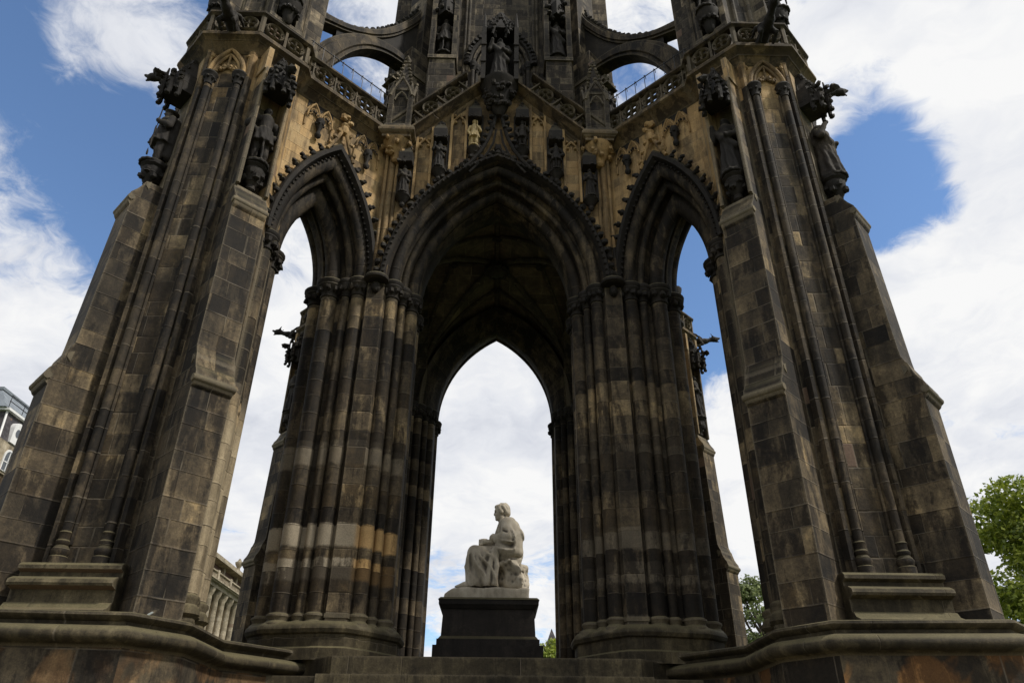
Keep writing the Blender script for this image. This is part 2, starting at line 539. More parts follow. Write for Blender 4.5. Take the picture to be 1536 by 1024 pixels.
    def pieces(s):
        keys = sorted(set(s.pc))
        if len(keys) < 2:
            return [s]
        out = []
        for k in keys:
            b = MB()
            remap = {}
            for f, uv, sm, pc in zip(s.f, s.uv, s.sm, s.pc):
                if pc != k:
                    continue
                nf = []
                for i in f:
                    if i not in remap:
                        remap[i] = len(b.v)
                        b.v.append(s.v[i])
                    nf.append(remap[i])
                b.f.append(nf)
                b.uv.append(uv)
                b.sm.append(sm)
            out.append(b)
        return out

    def build(s, name, mat, parent=None, rz=0., loc=(0, 0, 0), smooth_angle=38):
        me = bpy.data.meshes.new(name)
        me.from_pydata(s.v, [], s.f)
        V = np.array(s.v)
        uvl = me.uv_layers.new(name='UVMap')
        out = np.zeros((len(me.loops), 2))
        k = 0
        for f, q in zip(s.f, s.uv):
            m_ = len(f)
            if q is not None:
                out[k:k + m_] = q
            else:
                p = V[f]
                nn = np.zeros(3)
                for i in range(m_):
                    a, b_ = p[i], p[(i + 1) % m_]
                    nn += np.cross(a, b_)
                L = np.linalg.norm(nn)
                nn = nn / L if L > 1e-12 else np.array([0, 0, 1.])
                if abs(nn[2]) > .92:
                    out[k:k + m_] = p[:, :2]
                else:
                    t = np.array([-nn[1], nn[0]])
                    t /= np.linalg.norm(t)
                    out[k:k + m_, 0] = p[:, :2] @ t + 13.7
                    out[k:k + m_, 1] = p[:, 2]
            k += m_
        uvl.data.foreach_set('uv', out.ravel())
        me.polygons.foreach_set('use_smooth', s.sm)
        me.update()
        me.set_sharp_from_angle(angle=R(smooth_angle))
        me.materials.append(mat)
        return link(name, me, parent, rz, loc)


def link(name, me, parent=None, rz=0., loc=(0, 0, 0)):
    o = bpy.data.objects.new(name, me)
    col.objects.link(o)
    o.location = loc
    o.rotation_euler = (0, 0, rz)
    if parent:
        o.parent = parent
    return o


def tag(o, label=None, cat=None, group=None, kind=None):
    for k, v in (('label', label), ('category', cat), ('group', group), ('kind', kind)):
        if v:
            o[k] = v
    return o


def empty(name, loc=(0, 0, 0), rz=0.):
    o = link(name, None, None, rz, loc)
    o.empty_display_size = .3
    return o


# ---- signed distance modelling for carved figures
def surface_nets(fn, lo, hi, step):
    lo, hi = np.array(lo, float), np.array(hi, float)
    n = np.ceil((hi - lo) / step).astype(int) + 1
    ax = [lo[i] + step * np.arange(n[i]) for i in range(3)]
    X, Y, Z = np.meshgrid(*ax, indexing='ij')
    D = fn(np.stack([X, Y, Z], -1).reshape(-1, 3)).reshape(n)
    S = D < 0
    off = [(i, j, k) for i in (0, 1) for j in (0, 1) for k in (0, 1)]
    cs = tuple(n - 1)
    sl = lambda o, A: A[o[0]:o[0] + cs[0], o[1]:o[1] + cs[1], o[2]:o[2] + cs[2]]
    cnt = np.zeros(cs)
    acc = np.zeros(cs + (3,))
    for a in off:
        for ax_ in range(3):
            if a[ax_] == 0:
                b = list(a)
                b[ax_] = 1
                da, db = sl(a, D), sl(b, D)
                cr = (da < 0) != (db < 0)
                t = np.where(cr, da / np.where(cr, da - db, 1), 0)
                p = np.zeros(cs + (3,))
                for q in range(3):
                    p[..., q] = a[q]
                p[..., ax_] = t
                acc += p * cr[..., None]
                cnt += cr
    act = cnt > 0
    idx = -np.ones(cs, int)
    idx[act] = np.arange(act.sum())
    base = np.stack(np.meshgrid(*[np.arange(c) for c in cs], indexing='ij'), -1)
    V = (base[act] + acc[act] / cnt[act][:, None]) * step + lo
    F = []
    for a_ in range(3):
        b_, c_ = (a_ + 1) % 3, (a_ + 2) % 3
        s0 = [slice(None)] * 3
        s1 = [slice(None)] * 3
        s0[a_] = slice(0, -1)
        s1[a_] = slice(1, None)
        A, B = S[tuple(s0)], S[tuple(s1)]
        for flip, msk in ((0, A & ~B), (1, ~A & B)):
            ii = np.argwhere(msk)
            ok = (ii[:, b_] > 0) & (ii[:, c_] > 0) & (ii[:, b_] < n[b_] - 1) & (ii[:, c_] < n[c_] - 1)
            ii = ii[ok]
            q = []
            for ob, oc in ((1, 1), (0, 1), (0, 0), (1, 0)):
                j = ii.copy()
                j[:, b_] -= ob
                j[:, c_] -= oc
                q.append(idx[j[:, 0], j[:, 1], j[:, 2]])
            q = np.stack(q, -1)
            F.append(q[:, ::-1] if flip else q)
    return V, np.concatenate(F)


def cap_sd(P, a, b, ra, rb=None):
    rb = ra if rb is None else rb
    a, b = np.array(a, float), np.array(b, float)
    ab = b - a
    t = np.clip(((P - a) @ ab) / max(ab @ ab, 1e-9), 0, 1)
    return np.linalg.norm(P - a - t[:, None] * ab, axis=1) - (ra + (rb - ra) * t)


def ell_sd(P, c, r_, tilt=0.):
    Q = P - np.array(c, float)
    if tilt:
        ca, sa = math.cos(tilt), math.sin(tilt)
        Q = np.stack([Q[:, 0] * ca + Q[:, 2] * sa, Q[:, 1], -Q[:, 0] * sa + Q[:, 2] * ca], -1)
    r_ = np.array(r_, float)
    k0 = np.linalg.norm(Q / r_, axis=1)
    k1 = np.linalg.norm(Q / (r_ * r_), axis=1)
    return k0 * (k0 - 1) / np.maximum(k1, 1e-9)


def box_sd(P, c, hs, rnd=0.):
    q = np.abs(P - np.array(c, float)) - np.array(hs, float) + rnd
    return np.linalg.norm(np.maximum(q, 0), axis=1) + np.minimum(q.max(1), 0) - rnd


def smin(a, b, k):
    h = np.clip(.5 + .5 * (b - a) / k, 0, 1)
    return b * (1 - h) + a * h - k * h * (1 - h)


def smax(a, b, k):
    return -smin(-a, -b, k)


def chain(P, pts, rads, k=.03, d=None):
    for i in range(len(pts) - 1):
        q = cap_sd(P, pts[i], pts[i + 1], rads[i], rads[i + 1])
        d = q if d is None else smin(d, q, k)
    return d


def sdf_mesh(name, fn, lo, hi, step, mat):
    V, F = surface_nets(fn, lo, hi, step)
    me = bpy.data.meshes.new(name)
    me.from_pydata(V.tolist(), [], F.tolist())
    me.uv_layers.new(name='UVMap')
    me.polygons.foreach_set('use_smooth', [True] * len(me.polygons))
    me.update()
    me.materials.append(mat)
    return me


# ------------------------------------------------------------------ ground
gd = MB()
gd.add([(-3000, -3000, -4.55), (3000, -3000, -4.55), (3000, 3000, -4.55), (-3000, 3000, -4.55)], [(0, 1, 2, 3)])
tag(gd.build('ground', M['grass']), kind='structure')
gd = MB()
gd.add([(-17, -40, -4.546), (17, -40, -4.546), (17, 17, -4.546), (-17, 17, -4.546)], [(0, 1, 2, 3)])
tag(gd.build('pavement', M['ledge']), kind='structure')
gd = MB()
gd.add([(-31, -400, -4.542), (-19, -400, -4.542), (-19, 600, -4.542), (-31, 600, -4.542)], [(0, 1, 2, 3)])
tag(gd.build('road', M['asphalt']), kind='structure')

# ------------------------------------------------------------------ the monument
ZS, ZC = 8.45, 8.0            # springing of all arches, underside of capitals
UT = 9.8                      # distance of a corner tower from the centre, along the diagonal
S2 = math.sqrt(.5)
mon = empty('gothic_monument', (0, 0, -4.5))
tag(mon, 'huge soot-blackened Gothic stone monument with four corner towers and pointed arches', 'monument')
root = empty('monument_frame') if False else mon


def part(mb, name, mat, parent=None, rz=0., sa=38):
    """a part of the monument built in monument coordinates (origin at the centre, z of the pier base)"""
    for b in mb.pieces():
        o = b.build(name, mat, parent or mon, rz, smooth_angle=sa)
        if parent is None:
            o.location = (0, 0, 4.5)
    return o


def again(o, rz, parent=None):
    c = o.copy()
    col.objects.link(c)
    c.parent = parent or o.parent
    c.rotation_euler = (0, 0, rz)
    for ch in list(o.children):
        d = ch.copy()
        col.objects.link(d)
        d.parent = c
    return c


def arc_pts(a, h, n=14):
    """pointed arch, right springing -> apex -> left springing, as (x, z)"""
    Rr = (a * a + h * h) / (2 * a)
    ph = math.acos(max(-1, min(1, (Rr - a) / Rr)))
    rt = [(-(Rr - a) + Rr * math.cos(ph * i / n), Rr * math.sin(ph * i / n)) for i in range(n + 1)]
    rt[-1] = (0, h)
    return rt + [(-x, z) for x, z in rt[-2::-1]]


def arc_len(pts):
    L = [0]
    for i in range(1, len(pts)):
        L.append(L[-1] + math.dist(pts[i], pts[i - 1]))
    return L


def loft_arch(mb, prof, fn, c=0., n=14):
    """prof: (half span, rise, depth)"""
    Gd, us = [], [0]
    for i, (a, h, d) in enumerate(prof):
        Gd.append([fn(c + x, ZS + z, d) for x, z in arc_pts(a, h, n)])
        if i:
            us.append(us[-1] + math.dist((a, d), prof[i - 1][::2]))
    vv = arc_len(arc_pts(prof[0][0], prof[0][1], n))
    half = vv[n]
    vv = [min(v, 2 * half - v) for v in vv]
    mb.grid(Gd, smooth=True, uvs=(us, vv))


def roll_profile(P0, P1, rolls, m=7, ang=115):
    """splayed jamb from P0 to P1 in (a,d) with rolls (a,d,r) in order"""
    t = Vector(P1) - Vector(P0)
    t.normalize()
    nr = Vector((t.y, -t.x))
    if nr.y < 0:
        nr = -nr
    out = [tuple(P0)]
    for (a, d, r_) in rolls:
        c = Vector((a, d))
        for i in range(m + 1):
            th = R(-ang + 2 * ang * i / m)
            q = c + (nr * math.cos(th) + t * math.sin(th)) * r_
            out.append((q.x, q.y))
    out.append(tuple(P1))
    return out


# shafts of a pier, in world coordinates of the south-east pier: (x, y, radius)
SH_MAIN = [(2.73, -4.86, .155), (2.50, -4.56, .095), (2.29, -4.19, .17)]
SH_ARM = [(3.62, -4.97, .17), (3.95, -4.93, .105), (4.40, -4.83, .21)]
h_main = lambda a: 3.63 + (a - 2.1) * .90
h_arm = lambda a: 2.11 + (a - .70) * 1.88
UA = 7.45                     # centre line of a side arch along the diagonal


def toUW(x, y):               # south-east arm: u outwards, w towards north-east
    return ((x - y) * S2, (x + y) * S2)


mir = lambda x, y: (-y, -x)

# --- central pier -------------------------------------------------------------
CORE = [(2.2, -3.35), (2.2, -4.02), (2.44, -4.32), (2.62, -4.62), (2.87, -4.90), (2.93, -5.08), (3.36, -5.12), (3.44, -4.92), (3.80, -4.85), (4.15, -4.78), (4.55, -4.72)]
half = list(CORE)
core = half + [mir(*p) for p in reversed(half)] + [(2.75, -2.75)]
corner_shafts = []
for sset in (SH_MAIN, SH_ARM):
    for (x, y, r_) in sset:
        corner_shafts.append((x, y, r_))
        a, b = mir(x, y)
        corner_shafts.append((a, b, r_))
inner_shafts = [(2.32, -3.2, .15), (3.2, -2.32, .15), (2.47, -2.93, .1), (2.93, -2.47, .1), (2.72, -2.72, .15)]


def rot2(pts, k):
    c, s_ = math.cos(k), math.sin(k)
    return [(x * c - y * s_, x * s_ + y * c) for x, y in pts]


def offset_poly(poly, d):
    n = len(poly)
    out = []
    for i in range(n):
        p0, p1, p2 = (Vector(poly[(i + k) % n]) for k in (-1, 0, 1))
        a, b = (p1 - p0).normalized(), (p2 - p1).normalized()
        na, nb = Vector((a.y, -a.x)), Vector((b.y, -b.x))
        q = (na + nb)
        if q.length < 1e-6:
            q = na
        q.normalize()
        q = q / max(.45, q.dot(na))
        out.append(tuple(p1 + q * d))
    return out


mb = MB()
mb.prism(core, -.35, ZC + .5)
for (x, y, r_) in corner_shafts + inner_shafts:
    mb.lathe([(r_ * 1.0, -.12), (r_, ZC)], x, y, 16, cap=False)
pier = part(mb, 'central_pier', M['pier'])
# capitals: bell, foliage, scalloped abacus
mb = MB()
for i_, (x, y, r_) in enumerate(corner_shafts + inner_shafts):
    mb.key = i_ % 2 if i_ < 12 else 2
    k = max(r_, .13)
    mb.lathe([(r_, ZC - .05), (r_ + .035, ZC - .03), (r_ + .04, ZC), (r_ + .01, ZC + .02), (k * 1.08, ZC + .08), (k * 1.3, ZC + .2), (k * 1.62, ZC + .27), (k * 1.7, ZC + .30), (k * 1.62, ZC + .34),
              (k * 1.78, ZC + .38), (k * 1.82, ZC + .44), (k * 1.6, ZC + .49), (r_, ZC + .5)], x, y, 18)
    for j in range(9):
        a = 2 * PI * j / 9
        mb.blob((x + math.cos(a) * k * 1.42, y + math.sin(a) * k * 1.42, ZC + .18 + random.uniform(-.03, .03)), .075, (1, 1, 1.25), 6, .3)
for p in ((3.145, -5.15), mir(3.145, -5.15)):
    mb.key = int(p[0] > 4)
    mb.blob((p[0], p[1], ZC + .19), .15, (.8, .9, 1.15), 10, .06)
    mb.blob((p[0] + (0.05 if p[0] > 4 else 0), p[1] - (.06 if p[0] < 4 else 0), ZC + .12), .07, (1, 1, 1.2), 8, .1)
    mb.lathe([(.25, ZC + .34), (.33, ZC + .38), (.34, ZC + .44), (.3, ZC + .5)], p[0], p[1] if p[0] < 4 else p[1], 14)
hull_m = [(2.08, -3.35), (2.08, -4.05), (2.62, -4.85), (2.93, -5.17), (3.38, -5.21), (4.55, -4.95)]
hull = hull_m + [mir(*p) for p in reversed(hull_m)] + [(2.6, -2.6)]
part(mb, 'capital', M['carved'], pier)
# bases
mb = MB()
for (x, y, r_) in corner_shafts + inner_shafts:
    mb.lathe([(r_, .02), (r_ + .05, -.01), (r_ + .06, -.05), (r_ + .03, -.09), (r_ + .02, -.13), (r_ + .08, -.19), (r_ + .09, -.3)], x, y, 16, cap=False)
for o_, z0, z1 in ((.05, -.09, .0), (.10, -.3, -.17)):
    mb.prism(offset_poly(core, o_ * .6), z0, z1)
pr = [(.0, -.16), (.10, -.19), (.17, -.26), (.19, -.33), (.16, -.40), (.10, -.43), (.10, -.66), (.15, -.70), (.15, -.92)]
mb.moulding(hull, pr, closed=True, smooth=True)
mb.prism(offset_poly(hull, .0), -.2, -.16)
part(mb, 'pier_base', M['ledge'], pier)
# corbel, roll and block over the nose of the pier
mb = MB()
for m_ in (0, 1):
    mb.key = m_
    q = (3.0, -5.12) if not m_ else mir(3.0, -5.12)
    mb.lathe([(.09, ZS), (.09, 12.75)], q[0] + (.1 if not m_ else 0.), q[1] - (0 if not m_ else .1), 12, cap=False)
    for dx_ in (-.16, .16):
        mb.lathe([(.05, ZS), (.05, 12.9)], q[0] + (.1 + dx_ if not m_ else .02), q[1] + (.02 if not m_ else -.1 + dx_), 8, cap=False)
part(mb, 'wall_shaft', M['colonnette'], pier)
mb = MB()
for m_ in (0, 1):
    mb.key = m_
    q = (3.0, -5.18) if not m_ else mir(3.0, -5.18)
    mb.lathe([(.1, 12.55), (.16, 12.62), (.14, 12.7), (.2, 12.85), (.34, 13.05), (.44, 13.22), (.46, 13.3)], q[0], q[1], 12)
    for j in range(26):
        a = random.uniform(0, 2 * PI)
        zz = random.uniform(12.8, 13.25)
        rr = .18 + (zz - 12.75) * .6
        mb.blob((q[0] + rr * math.cos(a), q[1] + rr * math.sin(a), zz), .085, (1, 1, 1), 6, .35)
part(mb, 'corbel', M['carved_tan'], pier)
mb = MB()
for m_ in (0, 1):
    mb.key = m_
    q = (3.0, -5.16) if not m_ else mir(3.0, -5.16)
    sq = lambda k: [(q[0] - k, q[1] - k), (q[0] + k, q[1] - k), (q[0] + k, q[1] + k), (q[0] - k, q[1] + k)]
    for k0, k1, z0, z1 in ((.42, .42, 13.28, 13.36), (.42, .53, 13.36, 13.46), (.53, .53, 13.46, 13.54), (.53, .46, 13.54, 13.68)):
        mb.prism(sq(k0), z0, z1, sq(k0), sq(k1))
part(mb, 'corbel_block', M['cornice'], pier)
# pinnacle standing on the block
mb = MB()
for m_ in (0, 1):
    mb.key = m_
    q = (3.0, -5.16) if not m_ else mir(3.0, -5.16)
    sq = lambda k: [(q[0] - k, q[1] - k), (q[0] + k, q[1] - k), (q[0] + k, q[1] + k), (q[0] - k, q[1] + k)]
    mb.prism(sq(.43), 13.68, 13.85, sq(.43), sq(.37))
    mb.prism(sq(.25), 13.85, 15.5)
    for sx in (-1, 1):
        for sy in (-1, 1):
            mb.prism([(q[0] + sx * .29 + a * .075, q[1] + sy * .29 + b * .075) for a, b in ((-1, -1), (1, -1), (1, 1), (-1, 1))], 13.85, 15.35)
            mb.tube([(q[0] + sx * .29, q[1] + sy * .29, 15.35), (q[0] + sx * .29, q[1] + sy * .29, 15.75)], [.075, .01], 6)
    for k in range(4):
        ca, sa_ = math.cos(k * PI / 2), math.sin(k * PI / 2)
        f = lambda a, z, d: (q[0] + a * ca - d * sa_, q[1] + a * sa_ + d * ca, z)
        for sg in (-1, 1):
            mb.tube([f(sg * .33, 15.05, .36), f(sg * .22, 15.4, .38), f(0, 15.85, .38)], .05, 6)
            mb.tube([f(sg * .2, 14.9, .33), f(sg * .12, 15.12, .33), f(0, 15.25, .33)], .03, 6)
        mb.blob(f(0, 15.92, .38), .08, n=6)
    mb.prism(sq(.3), 15.4, 17.0, sq(.27), sq(.045))
    for z in np.arange(15.75, 17.0, .2):
        k = .27 * (17.1 - z) / 1.7 + .03
        for sx in (-1, 1):
            for sy in (-1, 1):
                mb.blob((q[0] + sx * k, q[1] + sy * k, z), .062, (1, 1, .9), 6, .3)
    mb.blob((q[0], q[1], 17.08), .13, (1, 1, .8), 8, .25)
    mb.blob((q[0], q[1], 17.25), .06, n=6)
part(mb, 'pinnacle', M['upper'], pier)
PIERS = [pier] + [again(pier, R(90 * k)) for k in (1, 2, 3)]

# --- main arches ---------------------------------------------------------------
fm = lambda x, z, d: (x, -d, z)
prof = roll_profile((2.93, 5.09), (2.16, 4.02), [(x, -y, r_) for x, y, r_ in SH_MAIN])
pr3 = [(a, h_main(a), d) for a, d in prof]
pr3 += [(2.13, h_main(2.1), 3.9), (2.13, h_main(2.1), 3.45)] + [(2.32, h_main(2.3), 3.2), (2.38, h_main(2.38), 3.0), (2.6, h_main(2.55), 2.8), (2.75, h_main(2.7), 2.5)]
mb = MB()
loft_arch(mb, pr3, fm, n=18)
march = part(mb, 'main_arch', M['arch'])
mb = MB()
hp = [(3.08, 5.09), (3.10, 5.2), (3.05, 5.28), (2.97, 5.27), (2.93, 5.2), (2.91, 5.09)]
loft_arch(mb, [(a, h_main(a) + .02, d) for a, d in hp], fm, n=18)
pts = arc_pts(3.17, h_main(3.17), 22)
for i, (x, z) in enumerate(pts):
    if 0 < i < len(pts) - 1:
        mb.blob((x, -5.22, ZS + z), .095, (1, .9, 1), 7, .32)
pts = arc_pts(2.985, h_main(2.985), 30)
for i, (x, z) in enumerate(pts):
    mb.blob((x, -5.28, ZS + z), .045, n=6)
part(mb, 'hood_mould', M['carved'], march)
# ogee gablet rising from the hood
mb = MB()
za = ZS + h_main(3.1)
for sg in (-1, 1):
    og = [(.98, za - .62), (.72, za - .28), (.48, za + .12), (.30, za + .58), (.17, za + 1.1), (.07, za + 1.65), (0, za + 2.05)]
    mb.tube([(sg * x, -5.27, z) for x, z in og], [.06] * len(og), 8)
    mb.tube([(sg * (x - .16) if x > .2 else sg * max(0, x - .1), -5.24, z - .12) for x, z in og[:5]], .035, 6)
    for i in range(1, len(og)):
        a, b = Vector(og[i - 1]), Vector(og[i])
        for t in (.1, .6):
            p = a.lerp(b, t)
            mb.blob((sg * (p.x + .10), -5.3, p.y + .05), .085, (1.15, .9, .9), 7, .35)
for (x, z, r_) in ((0, za + .25, .13), (-.18, za + .06, .10), (.18, za + .06, .10), (0, za + .02, .11)):
    mb.blob((x, -5.2, z), r_, n=8, jit=.3)
mb.blob((0, -5.28, za + 2.15), .12, n=8)
for sx in (-.2, .2):
    for zz in (1.05, 1.5, 1.9):
        mb.blob((sx * (1.15 - .1 * zz), -5.28, za + zz), .1, n=7, jit=.35)
part(mb, 'ogee_gablet', M['carved'], march)
MARCH = [march] + [again(march, R(90 * k)) for k in (1, 2, 3)]

# --- gable wall over each main arch ---------------------------------------------
GS = 1.02
gz = lambda x, up=0.: 13.42 + GS * (2.65 - abs(x)) + up
mb = MB()
ap = arc_pts(2.95, h_main(2.95), 20)
cols_ = [(3.3, ZS)] + [(x, ZS + z) for x, z in ap] + [(-3.3, ZS)]
for d, rev in ((5.10, 0), (4.55, 1)):
    Gd = [[(x, -d, z) for x, z in cols_], [(x, -d, gz(x, .25)) for x, z in cols_]]
    mb.grid(Gd, smooth=False)
mb.grid([[(x, -5.10, gz(x, .25)) for x, z in cols_], [(x, -4.55, gz(x, .25)) for x, z in cols_]], smooth=False)
gw = part(mb, 'gable_wall', M['spandrel'])
mb = MB()
# thin mullions and cusped heads between the statuettes
for sg in (-1, 1):
    mb.key = sg
    for x in (.98, 1.42, 1.98, 2.42):
        zb_ = ZS + h_main(3.1) * max(0, 1 - (x / 3.25) ** 2) ** .5 - .25
        mb.extr([(x - .035, zb_), (x + .035, zb_), (x + .035, gz(x)), (x - .035, gz(x))], 5.10, 5.19, lambda p, q, a: (sg * p, -a, q))
    for xa, xb in ((1.0, 1.4), (2.0, 2.4)):
        xm, top = (xa + xb) / 2, gz(xb) + .03
        for e in (-1, 1):
            mb.tube([(sg * (xm + e * .2), -5.15, top - .5), (sg * (xm + e * .16), -5.15, top - .3), (sg * xm, -5.15, top - .1)], .035, 6)
            mb.blob((sg * (xm + e * .11), -5.14, top - .36), .05, n=6)
            mb.blob((sg * (xm + e * .13), -5.14, top - .1), .06, n=6)
part(mb, 'blind_tracery', M['carved_tan'], gw)
# raking cornice and pierced parapet
ct = math.cos(math.atan(GS))
tx, tz = -ct, GS * ct          # direction up the slope on the right side (towards the centre)
rk = lambda s_, nn, d, sg: (sg * (2.95 + tx * s_ + GS * ct * nn), -d, gz(2.95) + tz * s_ + ct * nn)
SL = 2.5 / ct
mb = MB()
for sg in (-1, 1):
    mb.key = sg
    pf = [(-.10, 5.08), (-.06, 5.16), (.02, 5.2), (.06, 5.32), (.13, 5.42), (.16, 5.52), (.22, 5.52), (.25, 5.44), (.30, 5.36), (.30, 5.0)]
    mb.grid([[rk(-.1, a, d, sg) for a, d in pf], [rk(SL + .1, a, d, sg) for a, d in pf]], smooth=False)
part(mb, 'raking_cornice', M['cornice'], gw)


def ring(mb, c, r_, t, d0, d1, fn, n=20):
    Gd = []
    for k in range(n):
        a = 2 * PI * k / n
        ca, sa_ = math.cos(a), math.sin(a)
        Gd.append([fn(c[0] + (r_ - t) * ca, c[1] + (r_ - t) * sa_, d0), fn(c[0] + (r_ - t) * ca, c[1] + (r_ - t) * sa_, d1),
                   fn(c[0] + (r_ - t * .4) * ca, c[1] + (r_ - t * .4) * sa_, d1 + .03), fn(c[0] + r_ * ca, c[1] + r_ * sa_, d1), fn(c[0] + r_ * ca, c[1] + r_ * sa_, d0)])
    mb.grid(Gd, closeu=True, closev=True, smooth=False)


def quatrefoil(mb, c, r_, d0, d1, fn, ph=PI / 4):
    ring(mb, c, r_, .045, d0, d1, fn)
    for k in range(4):
        a = ph + k * PI / 2
        ring(mb, (c[0] + r_ * .47 * math.cos(a), c[1] + r_ * .47 * math.sin(a)), r_ * .44, .04, d0 + .02, d1 - .02, fn, 12)
    for k in range(4):
        a = k * PI / 2 + ph + PI / 4
        q = [(c[0] + math.cos(a + e) * r_ * x, c[1] + math.sin(a + e) * r_ * x) for e, x in ((0, .5), (.22, .98), (-.22, .98))]
        mb.extr(q, d0 + .02, d1 - .02, fn)


mb = MB()
for sg in (-1, 1):
    mb.key = sg
    fn = lambda p, q, a: rk(p, q, a, sg)
    for k in range(3):
        quatrefoil(mb, (.85 + k * .93, .545), .265, 5.2, 5.34, fn)
    for k in range(4):
        s_ = .40 + k * .93
        mb.extr([(s_ - .025, .28), (s_ + .025, .28), (s_ + .025, .82), (s_ - .025, .82)], 5.2, 5.35, fn)
        for (e, nn) in ((-.13, .36), (.13, .36), (-.13, .73), (.13, .73)):
            mb.extr([(s_ + e - .06, nn - .06), (s_ + e + .06, nn - .06), (s_ + e * .4, nn + (.1 if nn < .5 else -.02))], 5.22, 5.31, fn)
    pf = [(.79, 5.16), (.79, 5.38), (.83, 5.46), (.89, 5.46), (.94, 5.38), (.97, 5.27), (.94, 5.16)]
    mb.grid([[rk(-.05, a, d, sg) for a, d in pf + pf[:1]], [rk(SL, a, d, sg) for a, d in pf + pf[:1]]], smooth=False)
part(mb, 'gable_parapet', M['parapet'], gw)
# canopied niche at the top of the gable
mb = MB()
mb.lathe([(.08, 14.45), (.2, 14.6), (.3, 14.85), (.36, 15.05), (.48, 15.35), (.52, 15.5), (.60, 15.62), (.62, 15.72), (.55, 15.8)], 0, -5.35, 10, smooth=False)
for j in range(40):
    a = random.uniform(PI, 2 * PI)
    zz = random.uniform(14.7, 15.45)
    rr = .2 + (zz - 14.5) * .34
    mb.blob((rr * math.cos(a), -5.35 + rr * math.sin(a), zz), .09, n=6, jit=.35)
for sx in (-1, 1):
    mb.box(sx * .52 - .07, sx * .52 + .07, -5.75, -5.0, 15.65, 18.1)
    mb.tube([(sx * .52, -5.68, 18.1), (sx * .52, -5.68, 18.9)], [.08, .01], 6)
    for zz in (16.4, 17.2):
        mb.box(sx * .52 - .085, sx * .52 + .085, -5.79, -5.5, zz, zz + .07)
mb.box(-.5, .5, -5.1, -4.9, 15.7, 18.3)
for k in range(3):
    x = (-.36, 0, .36)[k]
    r_ = (.2, .26, .2)[k]
    y = (-5.6, -5.75, -5.6)[k]
    for e in (-1, 1):
        mb.tube([(x + e * r_, y, 17.75), (x + e * r_ * .7, y - .03, 18.15), (x, y - .05, 18.5 + (.2 if k == 1 else 0))], .045, 6)
        for j in range(4):
            t = .2 + j * .22
            mb.blob((x + e * r_ * (1 - t) * 1.2, y - .05, 17.85 + t * .75), .06, n=6, jit=.3)
mb.prism([(-.5, -5.7), (.5, -5.7), (.5, -4.9), (-.5, -4.9)], 18.15, 19.4, None, [(-.06, -5.35), (.06, -5.35), (.06, -5.2), (-.06, -5.2)])
for j in range(50):
    z = random.uniform(18.0, 19.2)
    k = .52 * (19.5 - z) / 1.4
    mb.blob((random.choice((-1, 1)) * k * random.uniform(.3, 1), -5.3 - k * .7, z), .07, n=6, jit=.35)
part(mb, 'canopied_niche', M['carved'], gw)
GW = [gw] + [again(gw, R(90 * k)) for k in (1, 2, 3)]

# --- vault under the central tower -----------------------------------------------
fz = lambda t: np.interp(abs(t), *zip(*sorted((x, z) for x, z in arc_pts(3.0, 4.35, 30)[:31])))
mb = MB()
N_ = 40
xs = np.linspace(-3.0, 3.0, N_ + 1)
mb.grid([[(x, y, ZS + max(fz(x), fz(y)) + .04) for y in xs] for x in xs], smooth=True)
vault = part(mb, 'vault', M['vault'])
mb = MB()
dg = np.linspace(0, 3.0, 20)
for sx in (-1, 1):
    for sy in (-1, 1):
        mb.tube([(sx * t, sy * t, ZS + fz(t)) for t in dg], .10, 8)
        for k in (.45,):
            mb.tube([(sx * (2.9 - (2.9 - 0.) * s_), sy * (2.9 - (2.9 - 1.55) * s_), ZS + max(fz(2.9 - 2.9 * s_), fz(2.9 - 1.35 * s_))) for s_ in np.linspace(0, 1, 16)], .07, 6)
            mb.tube([(sx * (2.9 - (2.9 - 1.55) * s_), sy * (2.9 - 2.9 * s_), ZS + max(fz(2.9 - 2.9 * s_), fz(2.9 - 1.35 * s_))) for s_ in np.linspace(0, 1, 16)], .07, 6)
for t0, t1 in (((-3, 0), (3, 0)), ((0, -3), (0, 3))):
    mb.tube([(t0[0] + (t1[0] - t0[0]) * s_, t0[1] + (t1[1] - t0[1]) * s_, ZS + 4.35) for s_ in np.linspace(0, 1, 12)], .09, 8)
part(mb, 'vault_rib', M['vault_rib'], vault)
mb = MB()
mb.lathe([(.1, ZS + 3.85), (.3, ZS + 3.95), (.42, ZS + 4.15), (.3, ZS + 4.35)], 0, 0, 12)
for k in range(14):
    a = 2 * PI * k / 14
    mb.blob((.36 * math.cos(a), .36 * math.sin(a), ZS + 4.03), .12, n=7, jit=.3)
for k in range(4):
    a = k * PI / 2
    mb.key = k + 1
    mb.blob((1.55 * math.cos(a), 1.55 * math.sin(a), ZS + 4.3), .2, (1, 1, .7), 8, .25)
part(mb, 'vault_boss', M['carved'], vault)
mb = MB()
mb.box(-4.5, 4.5, -4.5, 4.5, ZS + 4.6, 13.55)
part(mb, 'gallery_floor', M['upper'], None)

